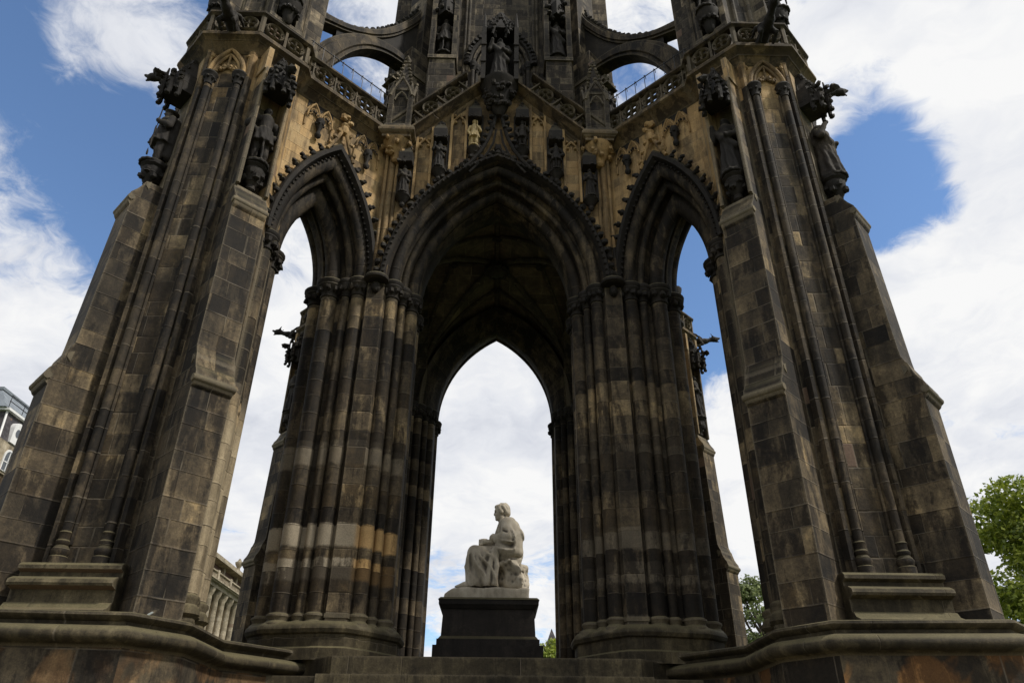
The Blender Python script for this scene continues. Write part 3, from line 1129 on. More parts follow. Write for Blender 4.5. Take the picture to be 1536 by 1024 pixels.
# --- side arches between centre and corner towers (local frame: x = outwards on the diagonal) --
ZCN = 13.35
arm = None
mbW, mbA, mbH, mbT, mbC, mbP, mbD = MB(), MB(), MB(), MB(), MB(), MB(), MB()
WF = 1.14
rolls = []
for (x, y, r_) in SH_ARM:
    u, w = toUW(x, y)
    rolls.append((UA - u, -w, r_))
for sg in (-1, 1):
    for b_ in (mbH, mbT, mbC, mbP, mbD):
        b_.key = sg
    fa = lambda u, z, d: (u, sg * d, z)
    prof = roll_profile((1.50, WF), (.72, .12), rolls)
    loft_arch(mbA, [(a, h_arm(a), d) for a, d in prof] + [(.71, h_arm(.71), 0.)], fa, UA, 12)
    ap = arc_pts(1.5, h_arm(1.5), 14)
    c_ = [(UA + 2.1, ZS)] + [(UA + x, ZS + z) for x, z in ap] + [(UA - 1.62, ZS)]
    mbW.grid([[(u, sg * WF, z) for u, z in c_], [(u, sg * WF, 13.9) for u, z in c_]], smooth=False)
    loft_arch(mbH, [(a, h_arm(a) + .02, d) for a, d in [(1.62, WF), (1.64, WF + .1), (1.59, WF + .18), (1.50, WF + .17), (1.47, WF + .08), (1.45, WF)]], fa, UA, 14)
    ap2 = arc_pts(1.64, h_arm(1.60), 11)
    for i, (x, z) in enumerate(ap2):
        if 0 < i < len(ap2) - 1 and abs(x) > .12:
            nx_ = 1 if x > 0 else -1
            mbH.blob((UA + x + nx_ * .05, sg * (WF + .14), ZS + z + .04), .085, (1.1, .9, .9), 8, .3)
            mbH.blob((UA + x + nx_ * .13, sg * (WF + .17), ZS + z + .09), .065, (1.2, .9, .8), 6, .3)
    ap2 = arc_pts(1.43, h_arm(1.43), 22)
    for i, (x, z) in enumerate(ap2):
        mbH.blob((UA + x, sg * (WF + .05), ZS + z), .04, n=6, jit=.1)
    zt = ZS + h_arm(1.6)
    for e in (-1, 1):
        mbT.tube([(UA + e * .42, sg * (WF + .17), zt - .42), (UA + e * .22, sg * (WF + .18), zt + .02), (UA + e * .10, sg * (WF + .18), zt + .38), (UA, sg * (WF + .18), zt + .75)], .055, 8)
        for (x, z) in ((.38, -.2), (.26, .12), (.17, .4)):
            mbT.blob((UA + e * x, sg * (WF + .2), zt + z), .09, (1, .9, .9), 7, .35)
    mbT.lathe([(.1, zt + .42), (.14, zt + .55), (.1, zt + .66), (.13, zt + .72), (.08, zt + .8)], UA, sg * (WF + .16), 8)
    for j in range(10):
        mbT.blob((UA + .13 * math.cos(j * 1.9), sg * (WF + .2 + .05 * math.sin(j * 3)), zt + .95 + .09 * math.sin(j * 2.3)), .085, (1, .85, .9), 7, .35)
    fa2 = lambda p, q, a: (p, sg * a, q)
    # hanging arcade under the cornice
    for (c0, full) in ((8.19, 1), (6.57, 1)):
        for e in (-1, 1):
            cc = c0 + e * .2
            for q in (-1, 1):
                mbT.tube([(cc + q * .195, sg * (WF + .09), 12.62), (cc + q * .17, sg * (WF + .09), 12.85), (cc + q * .09, sg * (WF + .09), 13.05), (cc, sg * (WF + .09), 13.18)], .026, 6)
                mbT.tube([(cc + q * .16, sg * (WF + .08), 12.72), (cc + q * .07, sg * (WF + .08), 12.78), (cc + q * .1, sg * (WF + .08), 12.9), (cc + q * .02, sg * (WF + .08), 12.98)], .016, 5)
            mbT.tube([(c0 + e * .41, sg * (WF + .03), 12.7), (c0 + e * .41, sg * (WF + .03), 11.9 if e * (c0 - 7.4) < 0 else 12.3)], .025, 6)
        mbD.key = sg * (2 if c0 > 7.4 else 1)
        mbD.lathe([(.02, 11.98), (.085, 12.05), (.09, 12.12), (.05, 12.2), (.055, 12.3), (.1, 12.42), (.13, 12.56), (.12, 12.66)], c0, sg * (WF + .12), 10)
        for j in range(7):
            mbD.blob((c0 + .1 * math.cos(j), sg * (WF + .12) + .1 * math.sin(j), 12.48), .05, n=6, jit=.3)
        for e in (-1, 1):
            cc = c0 + e * .2
            for j in range(5):
                a = PI * (j + .5) / 5
                mbD.blob((cc + .12 * math.cos(a), sg * (WF + .06), 12.80 + .10 * math.sin(a)), .042, (1, .8, 1), 6, .3)
            mbD.extr([(cc - .2, 13.27), (cc + .2, 13.27), (cc + .2, 12.98), (cc + .06, 13.24), (cc - .06, 13.24), (cc - .2, 12.98)], WF, WF + .03, fa2)
    # string course and parapet
    prc = [(0, ZCN - .12), (.08, ZCN - .06), (.1, ZCN), (.22, ZCN + .08), (.30, ZCN + .18), (.42, ZCN + .24), (.42, ZCN + .33), (.36, ZCN + .38), (.30, ZCN + .46), (.30, ZCN + .5), (-.3, ZCN + .5)]
    ys = lambda d: sg * (WF + d)
    mbC.grid([[(5.75, ys(d), z) for d, z in prc], [(9.1, ys(d), z) for d, z in prc]], smooth=False)
    fp = lambda p, q, a: (p, sg * a, q)
    d0, d1 = WF + .12, WF + .25
    for k in range(4):
        quatrefoil(mbP, (6.22 + k * .72, 14.17), .31, d0, d1, fp)
    for k in range(5):
        u = 5.86 + k * .72
        mbP.extr([(u - .02, 13.85), (u + .02, 13.85), (u + .02, 14.5), (u - .02, 14.5)], d0, d1 + .01, fp)
        for (e, q) in ((-.1, 14.42), (.1, 14.42), (-.1, 13.92), (.1, 13.92)):
            mbP.extr([(u + e - .08, q), (u + e + .08, q), (u, 14.17 + (q - 14.17) * .25)], d0, d1 - .02, fp)
    mbP.grid([[(u, sg * d, z) for d, z in ((d0 - .04, 14.46), (d1 + .03, 14.46), (d1 + .1, 14.52), (d1 + .1, 14.58), (d1 + .03, 14.66), (d0 - .04, 14.66), (d0 - .04, 14.46))] for u in (6.0, 8.9)], smooth=False)
wall = part(mbW, 'side_wall', M['wall_tan'], None, R(-45))
part(mbA, 'side_arch', M['arch'], wall)
part(mbH, 'hood_mould', M['carved'], wall)
part(mbT, 'hanging_arcade', M['carved_tan'], wall)
part(mbD, 'pendant', M['carved'], wall)
part(mbC, 'string_course', M['cornice'], wall)
part(mbP, 'gallery_parapet', M['parapet'], wall)
mb = MB()
mb.box(5.6, 8.6, -WF + .02, WF - .02, 13.4, 13.87)
part(mb, 'gallery_floor', M['upper'], wall)
# iron railing on top of the parapet: hooked uprights and one rail
mb = MB()
for sg in (-1, 1):
    mb.key = sg
    y = sg * 1.3
    mb.tube([(6.0, y, 15.3), (8.95, y, 15.3)], .016, 6)
    for k in range(9):
        u = 6.1 + k * .345
        mb.tube([(u, y, 14.64), (u, y, 15.36), (u - .01, y - sg * .05, 15.42), (u - .01, y - sg * .1, 15.38), (u - .01, y - sg * .11, 15.3)], .011, 5)
part(mb, 'iron_railing', M['iron'], wall)

# flying buttress over the gallery
ring_i = [(8.2, 14.2), (8.02, 15.3), (7.67, 16.3), (7.15, 17.35), (6.63, 18.03), (6.1, 18.42), (5.6, 18.62), (5.0, 18.7)]
ring_o = [(8.75, 14.2), (8.6, 15.6), (8.2, 16.85), (7.62, 17.8), (6.95, 18.5), (6.3, 18.92), (5.7, 19.1), (5.0, 19.15)]


def spline(pts, n):
    P = [Vector(p) for p in pts]
    P = [P[0] * 2 - P[1]] + P + [P[-1] * 2 - P[-2]]
    out = []
    for i in range(1, len(P) - 2):
        for k in range(n):
            t = k / n
            a, b, c, d = P[i - 1:i + 3]
            out.append(.5 * (2 * b + (c - a) * t + (2 * a - 5 * b + 4 * c - d) * t * t + (3 * b - a - 3 * c + d) * t ** 3))
    out.append(P[-2])
    return [tuple(v) for v in out]


ri, ro = spline(ring_i, 5), spline(ring_o, 5)
mb = MB()


def strip(mb, inner, outer, hw, steps=((0., 1.),)):
    rows = []
    m_ = len(inner)
    L = arc_len(inner)
    prof = [(0, -hw), (0, hw), (.18, hw), (.25, hw + .06), (.75, hw + .06), (.82, hw), (1, hw), (1, -hw), (.82, -hw), (.75, -hw - .06), (.25, -hw - .06), (.18, -hw), (0, -hw)]
    Gd = [[(inner[i][0] + (outer[i][0] - inner[i][0]) * q, w, inner[i][1] + (outer[i][1] - inner[i][1]) * q) for i in range(m_)] for q, w in prof]
    us = [0]
    for i in range(1, len(prof)):
        us.append(us[-1] + .15)
    mb.grid(Gd, smooth=False, uvs=(us, L))


strip(mb, ri, ro, .24)
sw_t = spline([(8.6, 18.3), (8.0, 18.42), (7.4, 18.62), (6.8, 18.98), (6.2, 19.5), (5.65, 20.2), (5.15, 21.0), (4.7, 21.9), (4.35, 22.9)], 4)
sw_b = spline([(8.6, 17.75), (8.0, 18.0), (7.38, 18.25), (6.72, 18.65), (6.05, 19.2), (5.45, 19.9), (4.92, 20.75), (4.45, 21.7), (4.1, 22.8)], 4)
strip(mb, sw_b, sw_t, .2)
fly = part(mb, 'flying_buttress', M['arch'], None, R(-45))
mb = MB()
ins = [p for p in ro if p[0] < 7.9][::-1] + [(4.2, 22.0)] + [p for p in sw_b if p[0] > 4.4 and p[0] < 7.5][::-1]
top = [p for p in sw_b if p[0] < 7.75]
bot = []
rx = [p[0] for p in ro][::-1]
rz_ = [p[1] for p in ro][::-1]
for p in top:
    bot.append((p[0], float(np.interp(p[0], rx, rz_)) - .08))
for w in (-.12, .12):
    mb.grid([[(p[0], w, p[1]) for p in bot], [(p[0], w, p[1] + .05) for p in top]], smooth=False)
part(mb, 'pierced_infill', M['carved'], fly)
mb = MB()
Ls = arc_len(sw_t)
for s_ in np.arange(.2, Ls[-1], .30):
    x = float(np.interp(s_, Ls, [p[0] for p in sw_t]))
    z = float(np.interp(s_, Ls, [p[1] for p in sw_t]))
    mb.blob((x, 0, z + .09), .13, (1.05, .8, .85), 8, .2)
part(mb, 'crocket_row', M['carved'], fly)
# inner abutment rising through the gallery
mb = MB()
mb.box(3.9, 5.0, -.55, .55, 13.5, 19.4)
mb.box(3.9, 4.55, -.5, .5, 19.4, 27)
for z in (14.8, 15.6, 18.0):
    mb.box(3.9, 5.06, -.6, .6, z, z + .14)
mb.lathe([(.1, 15.2), (.22, 15.4), (.32, 15.6), (.34, 15.75)], 5.15, 0, 8)
mb.prism([(5.0, -.3), (5.5, -.3), (5.5, .3), (5.0, .3)], 17.6, 18.4, None, [(5.0, -.05), (5.15, -.05), (5.15, .05), (5.0, .05)])
for j in range(12):
    mb.blob((5.4 - random.random() * .2, random.uniform(-.3, .3), 17.6 + random.random() * .5), .1, n=6, jit=.3)
part(mb, 'abutment_pier', M['upper'], fly)

# --- corner tower -----------------------------------------------------------------------
OCT = lambda ap, rot=PI / 8: [(UT + ap / math.cos(PI / 8) * math.cos(rot + k * PI / 4), ap / math.cos(PI / 8) * math.sin(rot + k * PI / 4)) for k in range(8)]
mb = MB()
mb.prism(OCT(1.4), -.9, 13.9)
# jamb facing the side arch
jc = [(UA + 1.5, -WF), (UA + 1.5, WF)]
jl = [(UA + .72, .14), (UA + .95, .34), (UA + 1.22, .68), (UA + 1.38, .92), (UA + 1.5, WF), (UT - .55, WF + .02)]
mb.prism([(x, -y) for x, y in jl] + jl[::-1], -.9, ZS + .1)
tower = part(mb, 'corner_tower', M['tower'], None, R(-45))
mb = MB()
for (a, d, r_) in rolls:
    for sg in (-1, 1):
        mb.lathe([(r_, -.5), (r_, ZC)], UA + a, sg * d, 16, cap=False)
part(mb, 'jamb_shaft', M['tower'], tower)
mb = MB()
for (a, d, r_) in rolls:
    for sg in (-1, 1):
        x, y, k = UA + a, sg * d, max(r_, .13)
        mb.lathe([(r_, ZC - .05), (r_ + .035, ZC - .03), (r_ + .04, ZC), (k * 1.08, ZC + .08), (k * 1.3, ZC + .2), (k * 1.62, ZC + .27), (k * 1.7, ZC + .30), (k * 1.62, ZC + .34), (k * 1.78, ZC + .38), (k * 1.82, ZC + .44), (k * 1.5, ZC + .5)], x, y, 18)
        for j in range(9):
            t = 2 * PI * j / 9
            mb.blob((x + math.cos(t) * k * 1.42, y + math.sin(t) * k * 1.42, ZC + .16 + random.uniform(-.04, .04)), .085, (1, 1, 1.3), 6, .3)
part(mb, 'capital', M['carved'], tower)
mb = MB()
for (a, d, r_) in rolls:
    for sg in (-1, 1):
        mb.lathe([(r_, -.02), (r_ + .06, -.06), (r_ + .07, -.12), (r_ + .03, -.2), (r_ + .10, -.3), (r_ + .12, -.38), (r_ + .05, -.45), (r_ + .05, -.75)], UA + a, sg * d, 14, cap=False)
part(mb, 'jamb_base', M['ledge'], tower)


def dirf(k):
    """frame of the tower face in direction k*45 degrees: (b sideways, r outwards, z)"""
    a = k * PI / 4
    ca, sa_ = math.cos(a), math.sin(a)
    return lambda b, r_, z: (UT + r_ * ca - b * sa_, r_ * sa_ + b * ca, z)


HB = .40
bprof = [(1.1, -.9), (2.28, -.9), (2.28, 3.36), (2.32, 3.39), (2.36, 3.46), (2.37, 3.58), (2.35, 3.68), (2.28, 3.78), (2.22, 3.9), (2.17, 4.08), (2.16, 4.14), (2.12, 4.2), (2.07, 4.34), (2.06, 4.5), (1.98, 7.92), (2.02, 7.97), (2.05, 8.05), (2.05, 8.17), (2.03, 8.25), (1.93, 8.40), (1.88, 8.5), (1.86, 8.56),
         (1.8, 8.70), (1.45, 8.72), (1.45, 13.3), (1.1, 13.3)]
bprof = [p for p in bprof]
mbs = {}
for k in (0, 2, 6):
    f = dirf(k)
    mb = MB()
    mb.extr([(r_, z) for r_, z in bprof if r_ != 1.68] if False else bprof, -HB, HB, lambda p, q, a: f(a, p, q))
    # side walls of the statue niche
    for sg in (-1, 1) if k else ():
        mb.extr([(sg * .30, 1.48), (sg * (HB - .002), 1.48), (sg * (HB - .002), 1.86), (sg * .34, 1.86)], 8.68, 12.6, lambda p, q, a: f(p, q, a))
        mb.tube([f(sg * .36, 1.87, 8.7), f(sg * .36, 1.87, 12.55)], .05, 8)
        mb.extr([(sg * .30, 1.46), (sg * .44, 1.46), (sg * .44, 1.90), (sg * .30, 1.90)], 12.5, 13.28, lambda p, q, a: f(p, q, a))
    bt = part(mb, 'buttress', M['tower'], tower)
    # weathering mouldings wrap the front
    mb = MB()
    for z, r0 in ((3.5, 2.33), (8.08, 2.00)):
        mb.key = int(z)
        mb.tube([f(-HB - .03, r0, z + .03), f(HB + .03, r0, z + .03)], .075, 10)
        mb.extr([(r0 - .02, z - .07), (r0 + .03, z - .03), (r0 + .03, z + .04), (r0 - .06, z + .06)], -HB - .02, HB + .02, lambda p, q, a: f(a, p, q))
        mb.extr([(r0 - .28, z + .42), (r0 - .20, z + .50), (r0 - .20, z + .58), (r0 - .30, z + .64)], -HB - .02, HB + .02, lambda p, q, a: f(a, p, q))
    part(mb, 'weathering', M['ledge'], tower)
    mb = MB()
    f0 = f(0, 1.72 if k else 1.66, 0)
    mb.lathe([(.06, 8.72), (.12, 8.78), (.1, 8.9), (.16, 9.0), (.22, 9.15), (.26, 9.3), (.24, 9.36), (.3, 9.42), (.3, 9.5)], f0[0], f0[1], 10)
    for j in range(16):
        t = 2 * PI * j / 8
        mb.blob((f0[0] + .2 * math.cos(t), f0[1] + .2 * math.sin(t), 9.08 + .13 * (j % 2)), .085, n=6, jit=.3)
    part(mb, 'statue_corbel', M['carved'], tower)
    mb = MB()
    fw, sh_ = f, (0 if k else .24)
    f = lambda b, r_, z, fw=fw, sh_=sh_: fw(b, r_ - sh_, z)
    mb.prism([f(b, r_, 0)[:2] for b, r_ in ((-.34, 1.66), (.34, 1.66), (.36, 2.05), (.2, 2.28), (-.2, 2.28), (-.36, 2.05))], 11.85, 12.5, None, [f(b, r_, 0)[:2] for b, r_ in ((-.3, 1.66), (.3, 1.66), (.3, 1.95), (.16, 2.12), (-.16, 2.12), (-.3, 1.95))])
    mb.prism([f(b, r_, 0)[:2] for b, r_ in ((-.3, 1.66), (.3, 1.66), (.2, 2.1), (-.2, 2.1))], 12.45, 13.25, None, [f(b, r_, 0)[:2] for b, r_ in ((-.05, 1.7), (.05, 1.7), (.04, 1.8), (-.04, 1.8))])
    for (b, r_, h_) in ((-.33, 2.0, 12.35), (.33, 2.0, 12.35), (0, 2.3, 12.6), (-.25, 2.2, 12.45), (.25, 2.2, 12.45)):
        mb.tube([f(b, r_, 11.65), f(b, r_ + .02, 12.0), f(b * .8, r_, h_)], [.05, .07, .02], 6)
        mb.blob(f(b, r_ + .03, 11.62), .075, n=6)
        for j in range(4):
            mb.blob(f(b * (1 - .05 * j) + random.uniform(-.05, .05), r_ + .05, 11.85 + .17 * j), .075, n=6, jit=.35)
    for j in range(22):
        q = random.random()
        mb.blob(f(random.uniform(-.3, .3) * (1 - q), 2.15 - .35 * q, 12.3 + q * .95), .075, n=6, jit=.35)
    mb.blob(f(0, 2.52, 12.25), .13, (1, 1, .8), 8, .35)
    mb.tube([f(0, 2.2, 12.15), f(0, 2.5, 12.25)], .05, 6)
    part(mb, 'niche_canopy', M['carved'], tower)
# panels on the cardinal faces, each with two colonnettes and a cusped head
for k in (1, 7):
    f = dirf(k)
    inner = False
    mb = MB()
    for sg in (-1, 1):
        mb.lathe([(.085, .5), (.085, 12.05)], *f(sg * .37, 1.46, 0)[:2], 12, cap=False)
        mb.lathe([(.035, .5), (.035, 12.1)], *f(sg * .26, 1.42, 0)[:2], 8, cap=False)
        mb.extr([(sg * .47, 1.38), (sg * .53, 1.50), (sg * .60, 1.50), (sg * .66, 1.38)], .15, 13.3, lambda p, q, a: f(p, q, a))
        co = part(mb, 'colonnette', M['colonnette'], tower)
        mb = MB()
        c2 = f(sg * .37, 1.46, 0)
        mb.lathe([(.155, .15), (.155, .27), (.13, .29), (.15, .34), (.155, .38), (.125, .43), (.10, .47), (.12, .5), (.12, .54), (.095, .57), (.095, .66), (.11, .69), (.085, .72)], c2[0], c2[1], 14)
        part(mb, 'colonnette_base', M['colonnette'], tower)
        mb = MB()
        mb.lathe([(.085, 12.0), (.11, 12.02), (.10, 12.08), (.13, 12.2), (.18, 12.32), (.20, 12.36), (.18, 12.42), (.10, 12.45)], c2[0], c2[1], 12)
        for j in range(7):
            t = 2 * PI * j / 7
            mb.blob((c2[0] + .135 * math.cos(t), c2[1] + .135 * math.sin(t), 12.22), .05, n=6, jit=.3)
        part(mb, 'colonnette_cap', M['carved'], tower)
        mb = MB()
    mb = MB()
    for (hw, hh, rad, dd) in ((.44, .92, .06, 1.48), (.34, .76, .04, 1.46)):
        ap = arc_pts(hw, hh, 8)
        mb.tube([f(x, dd, 12.4 + z) for x, z in ap], rad, 8)
    for sg in (-1, 1):
        for (b, z) in ((.27, 12.55), (.17, 12.62), (.08, 12.72)):
            mb.blob(f(sg * b, 1.45, z), .065, n=7, jit=.25)
        mb.tube([f(sg * .33, 1.45, 12.52), f(sg * .2, 1.47, 12.68), f(sg * .1, 1.46, 12.62), f(0, 1.45, 12.72)], .035, 6)
        mb.blob(f(sg * .47, 1.44, 13.12), .08, n=7, jit=.25)
        mb.tube([f(sg * .5, 1.43, 12.45), f(sg * .5, 1.45, 13.3)], .045, 6)
    mb.tube([f(0, 1.46, 12.72), f(0, 1.46, 13.1)], .03, 6)
    part(mb, 'panel_tracery', M['carved_tan'], tower)
    if not inner:
        mb = MB()
        led = [(1.2, .15), (1.62, .15), (1.68, .10), (1.68, .04), (1.58, .0), (1.58, -.07), (1.72, -.10), (1.84, -.16), (1.86, -.22), (1.84, -.26), (1.68, -.30), (1.68, -.50), (1.74, -.52), (1.80, -.60), (1.95, -.66), (1.95, -.85), (1.2, -.85)]
        mb.extr(led, -.86, .86, lambda p, q, a: f(a, p, q))
        part(mb, 'panel_ledge', M['ledge'], tower)
# octagonal cornice and gallery
mb = MB()
prc = [(0, ZCN - .12), (.08, ZCN - .06), (.1, ZCN), (.20, ZCN + .08), (.26, ZCN + .18), (.36, ZCN + .24), (.36, ZCN + .33), (.30, ZCN + .38), (.25, ZCN + .46), (.25, ZCN + .5), (-.6, ZCN + .5)]
mb.moulding(OCT(1.42), prc, closed=True)
part(mb, 'string_course', M['cornice'], tower)
mb = MB()
for k in range(8):
    if k == 4:
        continue
    f = dirf(k)
    fn = lambda p, q, a: f(p, a, q)
    for e in (-.31, .31):
        quatrefoil(mb, (e, 14.18), .27, 1.55, 1.66, fn)
    for e in (-.66, 0, .66):
        mb.extr([(e - .035, 13.85), (e + .035, 13.85), (e + .035, 14.5), (e - .035, 14.5)], 1.54, 1.68, fn)
mb.moulding(OCT(1.6), [(-.1, 14.46), (.08, 14.46), (.15, 14.52), (.15, 14.58), (.08, 14.66), (-.1, 14.66), (-.1, 14.46)], closed=True)
part(mb, 'gallery_parapet', M['parapet'], tower)
# turret above the gallery
mb = MB()
mb.prism(OCT(1.0), 13.85, 25)
mb.box(8.25, 8.95, -.32, .32, 13.85, 25)
for k in (0, 2, 6):
    f = dirf(k)
    mb.extr([(-.42, .8), (.42, .8), (.42, 1.3), (-.42, 1.3)], 13.85, 15.1, lambda p, q, a: f(p, q, a))
    for sg in (-1, 1):
        mb.extr([(sg * .3, .8), (sg * .46, .8), (sg * .46, 1.3), (sg * .3, 1.3)], 15.1, 24, lambda p, q, a: f(p, q, a))
    mb.extr([(-.5, .8), (.5, .8), (.5, 1.4), (-.5, 1.4)], 15.05, 15.18, lambda p, q, a: f(p, q, a))
for k in (1, 3, 5, 7):
    f = dirf(k)
    for e in (-.22, .22):
        q = f(e, 1.02, 0)
        mb.lathe([(.07, 13.9), (.07, 24)], q[0], q[1], 8, cap=False)
turret = part(mb, 'turret', M['upper'], tower)
mb = MB()
for k in (0, 2, 6):
    mb.key = k
    f0 = dirf(k)(0, 1.4, 0)
    mb.lathe([(.05, 15.1), (.14, 15.2), (.16, 15.4), (.26, 15.6), (.3, 15.75), (.33, 15.85), (.33, 15.95)], f0[0], f0[1], 10)
    for j in range(12):
        t = 2 * PI * j / 12
        mb.blob((f0[0] + .24 * math.cos(t), f0[1] + .24 * math.sin(t), 15.55), .08, n=6, jit=.3)
part(mb, 'turret_corbel', M['carved'], tower)

# ---- gargoyle: a crouching beast stretched out from the gallery
def garg(P):
    d = cap_sd(P, (-.1, 0, 0), (.75, 0, .06), .17, .13)
    d = smin(d, cap_sd(P, (.75, 0, .06), (1.05, 0, .14), .10, .09), .08)
    d = smin(d, ell_sd(P, (1.18, 0, .17), (.19, .12, .13)), .05)
    d = smin(d, cap_sd(P, (1.22, 0, .20), (1.42, 0, .22), .07, .05), .04)
    d = smin(d, cap_sd(P, (1.2, 0, .1), (1.36, 0, .04), .05, .035), .03)
    for s_ in (-1, 1):
        d = smin(d, cap_sd(P, (1.1, s_ * .09, .26), (1.02, s_ * .15, .38), .045, .02), .03)
        d = smin(d, cap_sd(P, (.45, s_ * .14, .05), (.6, s_ * .2, -.2), .09, .05), .05)
        d = smin(d, cap_sd(P, (.6, s_ * .2, -.2), (.35, s_ * .18, -.3), .05, .05), .03)
        d = smin(d, cap_sd(P, (.55, s_ * .12, .15), (.1, s_ * .22, .42), .06, .03), .05)
        d = smin(d, cap_sd(P, (.35, s_ * .17, .28), (-.05, s_ * .24, .2), .05, .03), .05)
    return d + .012 * np.sin(P[:, 0] * 34) * np.sin(P[:, 2] * 27 + P[:, 1] * 30)


gme = sdf_mesh('gargoyle', garg, (-.35, -.42, -.45), (1.55, .42, .6), .04, M['carved'])
for k in (1, 7, 3, 5):
    a = k * PI / 4
    o = link('gargoyle', gme, tower, a, (UT + 1.6 * math.cos(a), 1.6 * math.sin(a), ZCN + .45))
    if k in (3, 5):
        bpy.data.objects.remove(o)

TOWERS, WALLS, FLYS = [tower], [wall], [fly]
for k in (1, 2, 3):
    WALLS.append(again(wall, R(-45 + 90 * k)))
    FLYS.append(again(fly, R(-45 + 90 * k)))
    TOWERS.append(again(tower, R(-45 + 90 * k)))

# --- plinths, platform, steps -------------------------------------------------------------
ph = [(5.9, -.84), (8.05, -1.12), (9.3, -2.42), (10.35, -2.62), (12.42, -.86)]
ppath = ph + [(x, -y) for x, y in reversed(ph)]
mb = MB()
mb.prism(offset_poly(ppath, -.02), -4.55, -1.0)
pl_ = part(mb, 'plinth', M['plinth'], None, R(-45))
mb = MB()
mb.moulding(ppath, [(-.75, -.70), (-.02, -.73), (.04, -.75), (.05, -.79), (.02, -.83), (-.06, -.87), (-.07, -.92), (.04, -.945), (.12, -.97), (.18, -1.03), (.20, -1.09), (.17, -1.15), (.10, -1.19), (.02, -1.21), (-.02, -1.25)], closed=True, smooth=True)
part(mb, 'plinth_moulding', M['ledge'], pl_, sa=50)
mb = MB()
mb.moulding(ppath, [(-.02, -3.4), (.1, -3.45), (.14, -3.5), (.14, -4.55)], closed=True)
part(mb, 'plinth_foot', M['plinth'], pl_)
for k in (1, 2, 3):
    again(pl_, R(-45 + 90 * k))
mb = MB()
q = [(-2.98, -5.78), (3.02, -5.78), (3.8, -4.95)]
plat = []
for k in range(4):
    plat += rot2([(-3.8, -4.95)] + q[:2] , k * PI / 2)
mb.prism(plat, -1.24, -.90)
mb.box(-5.6, 5.6, -5.6, 5.6, -4.55, -1.245)
part(mb, 'platform', M['ledge'])
mb = MB()
for k in range(8):
    z1 = -1.25 - .41 * k
    y = -6.05 - .42 * k
    x = 3.2 + .36 * k
    mb.box(-x, x, y, -5.55, max(-4.55, z1 - .41), z1)
st = part(mb, 'steps', M['ledge'])
for k in (1, 2, 3):
    again(st, R(90 * k))

# --- central tower above the vault -----------------------------------------------------------
mb = MB()
YF = 3.55
for sg in (-1, 1):
    mb.box(min(sg * 1.0, sg * 2.6), max(sg * 1.0, sg * 2.6), -YF, -2.4, 13.5, 27)
    mb.box(min(sg * 1.58, sg * 2.46), max(sg * 1.58, sg * 2.46), -4.2, -YF + .01, 13.5, 18.5)
    for e in (1.62, 2.42):
        mb.box(sg * e - .09, sg * e + .09, -4.2, -YF + .01, 18.5, 26)
    mb.prism([(sg * 1.52, -4.26), (sg * 2.52, -4.26), (sg * 2.52, -YF), (sg * 1.52, -YF)] if sg > 0 else [(-2.52, -4.26), (-1.52, -4.26), (-1.52, -YF), (-2.52, -YF)], 18.42, 18.58)
    for e in (1.2, 1.32):
        mb.lathe([(.06, 14), (.06, 26)], sg * e, -YF - .02, 8, cap=False)
up = part(mb, 'tower_face', M['upper'])
mb = MB()
wa = arc_pts(1.0, 1.75, 10)
cl = [(x, 18.9 + z) for x, z in wa]
mb.grid([[(x, -YF, z) for x, z in cl], [(x, -YF, 27) for x, z in cl]], smooth=False)
for a, d, r_ in ((.98, YF + .02, .07), (.86, YF - .12, .06), (.75, YF - .28, .07), (.64, YF - .42, .05)):
    ap = arc_pts(a, 1.75 * a, 10)
    mb.tube([(x, -d, 18.9 + z) for x, z in ap], r_, 8)
    for sg in (-1, 1):
        mb.lathe([(r_, 14), (r_, 18.9)], sg * a, -d, 10, cap=False)
for sg in (-1, 1):
    mb.box(min(sg * .6, sg * 1.0), max(sg * .6, sg * 1.0), -YF + .2, -2.9, 13.5, 20.6)
part(mb, 'window_jamb', M['upper'], up)
mb = MB()
for a, d in ((.98, YF + .02), (.86, YF - .12), (.75, YF - .28), (.64, YF - .42)):
    for sg in (-1, 1):
        mb.lathe([(.07, 18.6), (.1, 18.7), (.13, 18.85), (.15, 18.9), (.15, 19.0), (.1, 19.02)], sg * a, -d, 10)
        mb.blob((sg * a, -d - .08, 18.78), .09, n=7, jit=.3)
ap = arc_pts(1.12, 1.12 * 1.75, 12)
mb.tube([(x, -YF - .08, 18.9 + z) for x, z in ap], .08, 8)
for x, z in ap:
    mb.blob((x * 1.08, -YF - .12, 18.95 + z), .12, n=7, jit=.3)
part(mb, 'window_hood', M['carved'], up)
mb = MB()
mb.box(-.62, .62, -3.0, -2.97, 14.5, 20.2)
part(mb, 'window_glass', M['glass'], up)
mb = MB()
for x in (-.4, -.2, 0, .2, .4):
    mb.box(x - (.05 if x == 0 else .012), x + (.05 if x == 0 else .012), -3.08, -2.99, 14.5, 20.2)
for z in np.arange(14.8, 20, .42):
    mb.box(-.62, .62, -3.04, -2.99, z, z + .025)
part(mb, 'window_bar', M['upper'], up)
mb = MB()
for sg in (-1, 1):
    mb.prism([(sg * 2.0 + a, -YF - b) for a, b in ((-.38, 0), (-.34, .5), (0, .8), (.34, .5), (.38, 0))], 20.9, 21.6)
    for j in range(26):
        mb.blob((sg * 2.0 + random.uniform(-.36, .36), -YF - random.uniform(.3, .75), 20.8 + random.uniform(0, .9)), .1, n=6, jit=.35)
    mb.tube([(sg * 2.0, -YF - .45, 21.5), (sg * 2.0, -YF - .3, 23)], [.3, .02], 8)
    mb.lathe([(.15, 18.55), (.24, 18.75), (.3, 18.85)], sg * 2.0, -YF - .35, 10)
part(mb, 'niche_canopy', M['carved'], up)
for k in (1, 2, 3):
    again(up, R(90 * k))
mb = MB()
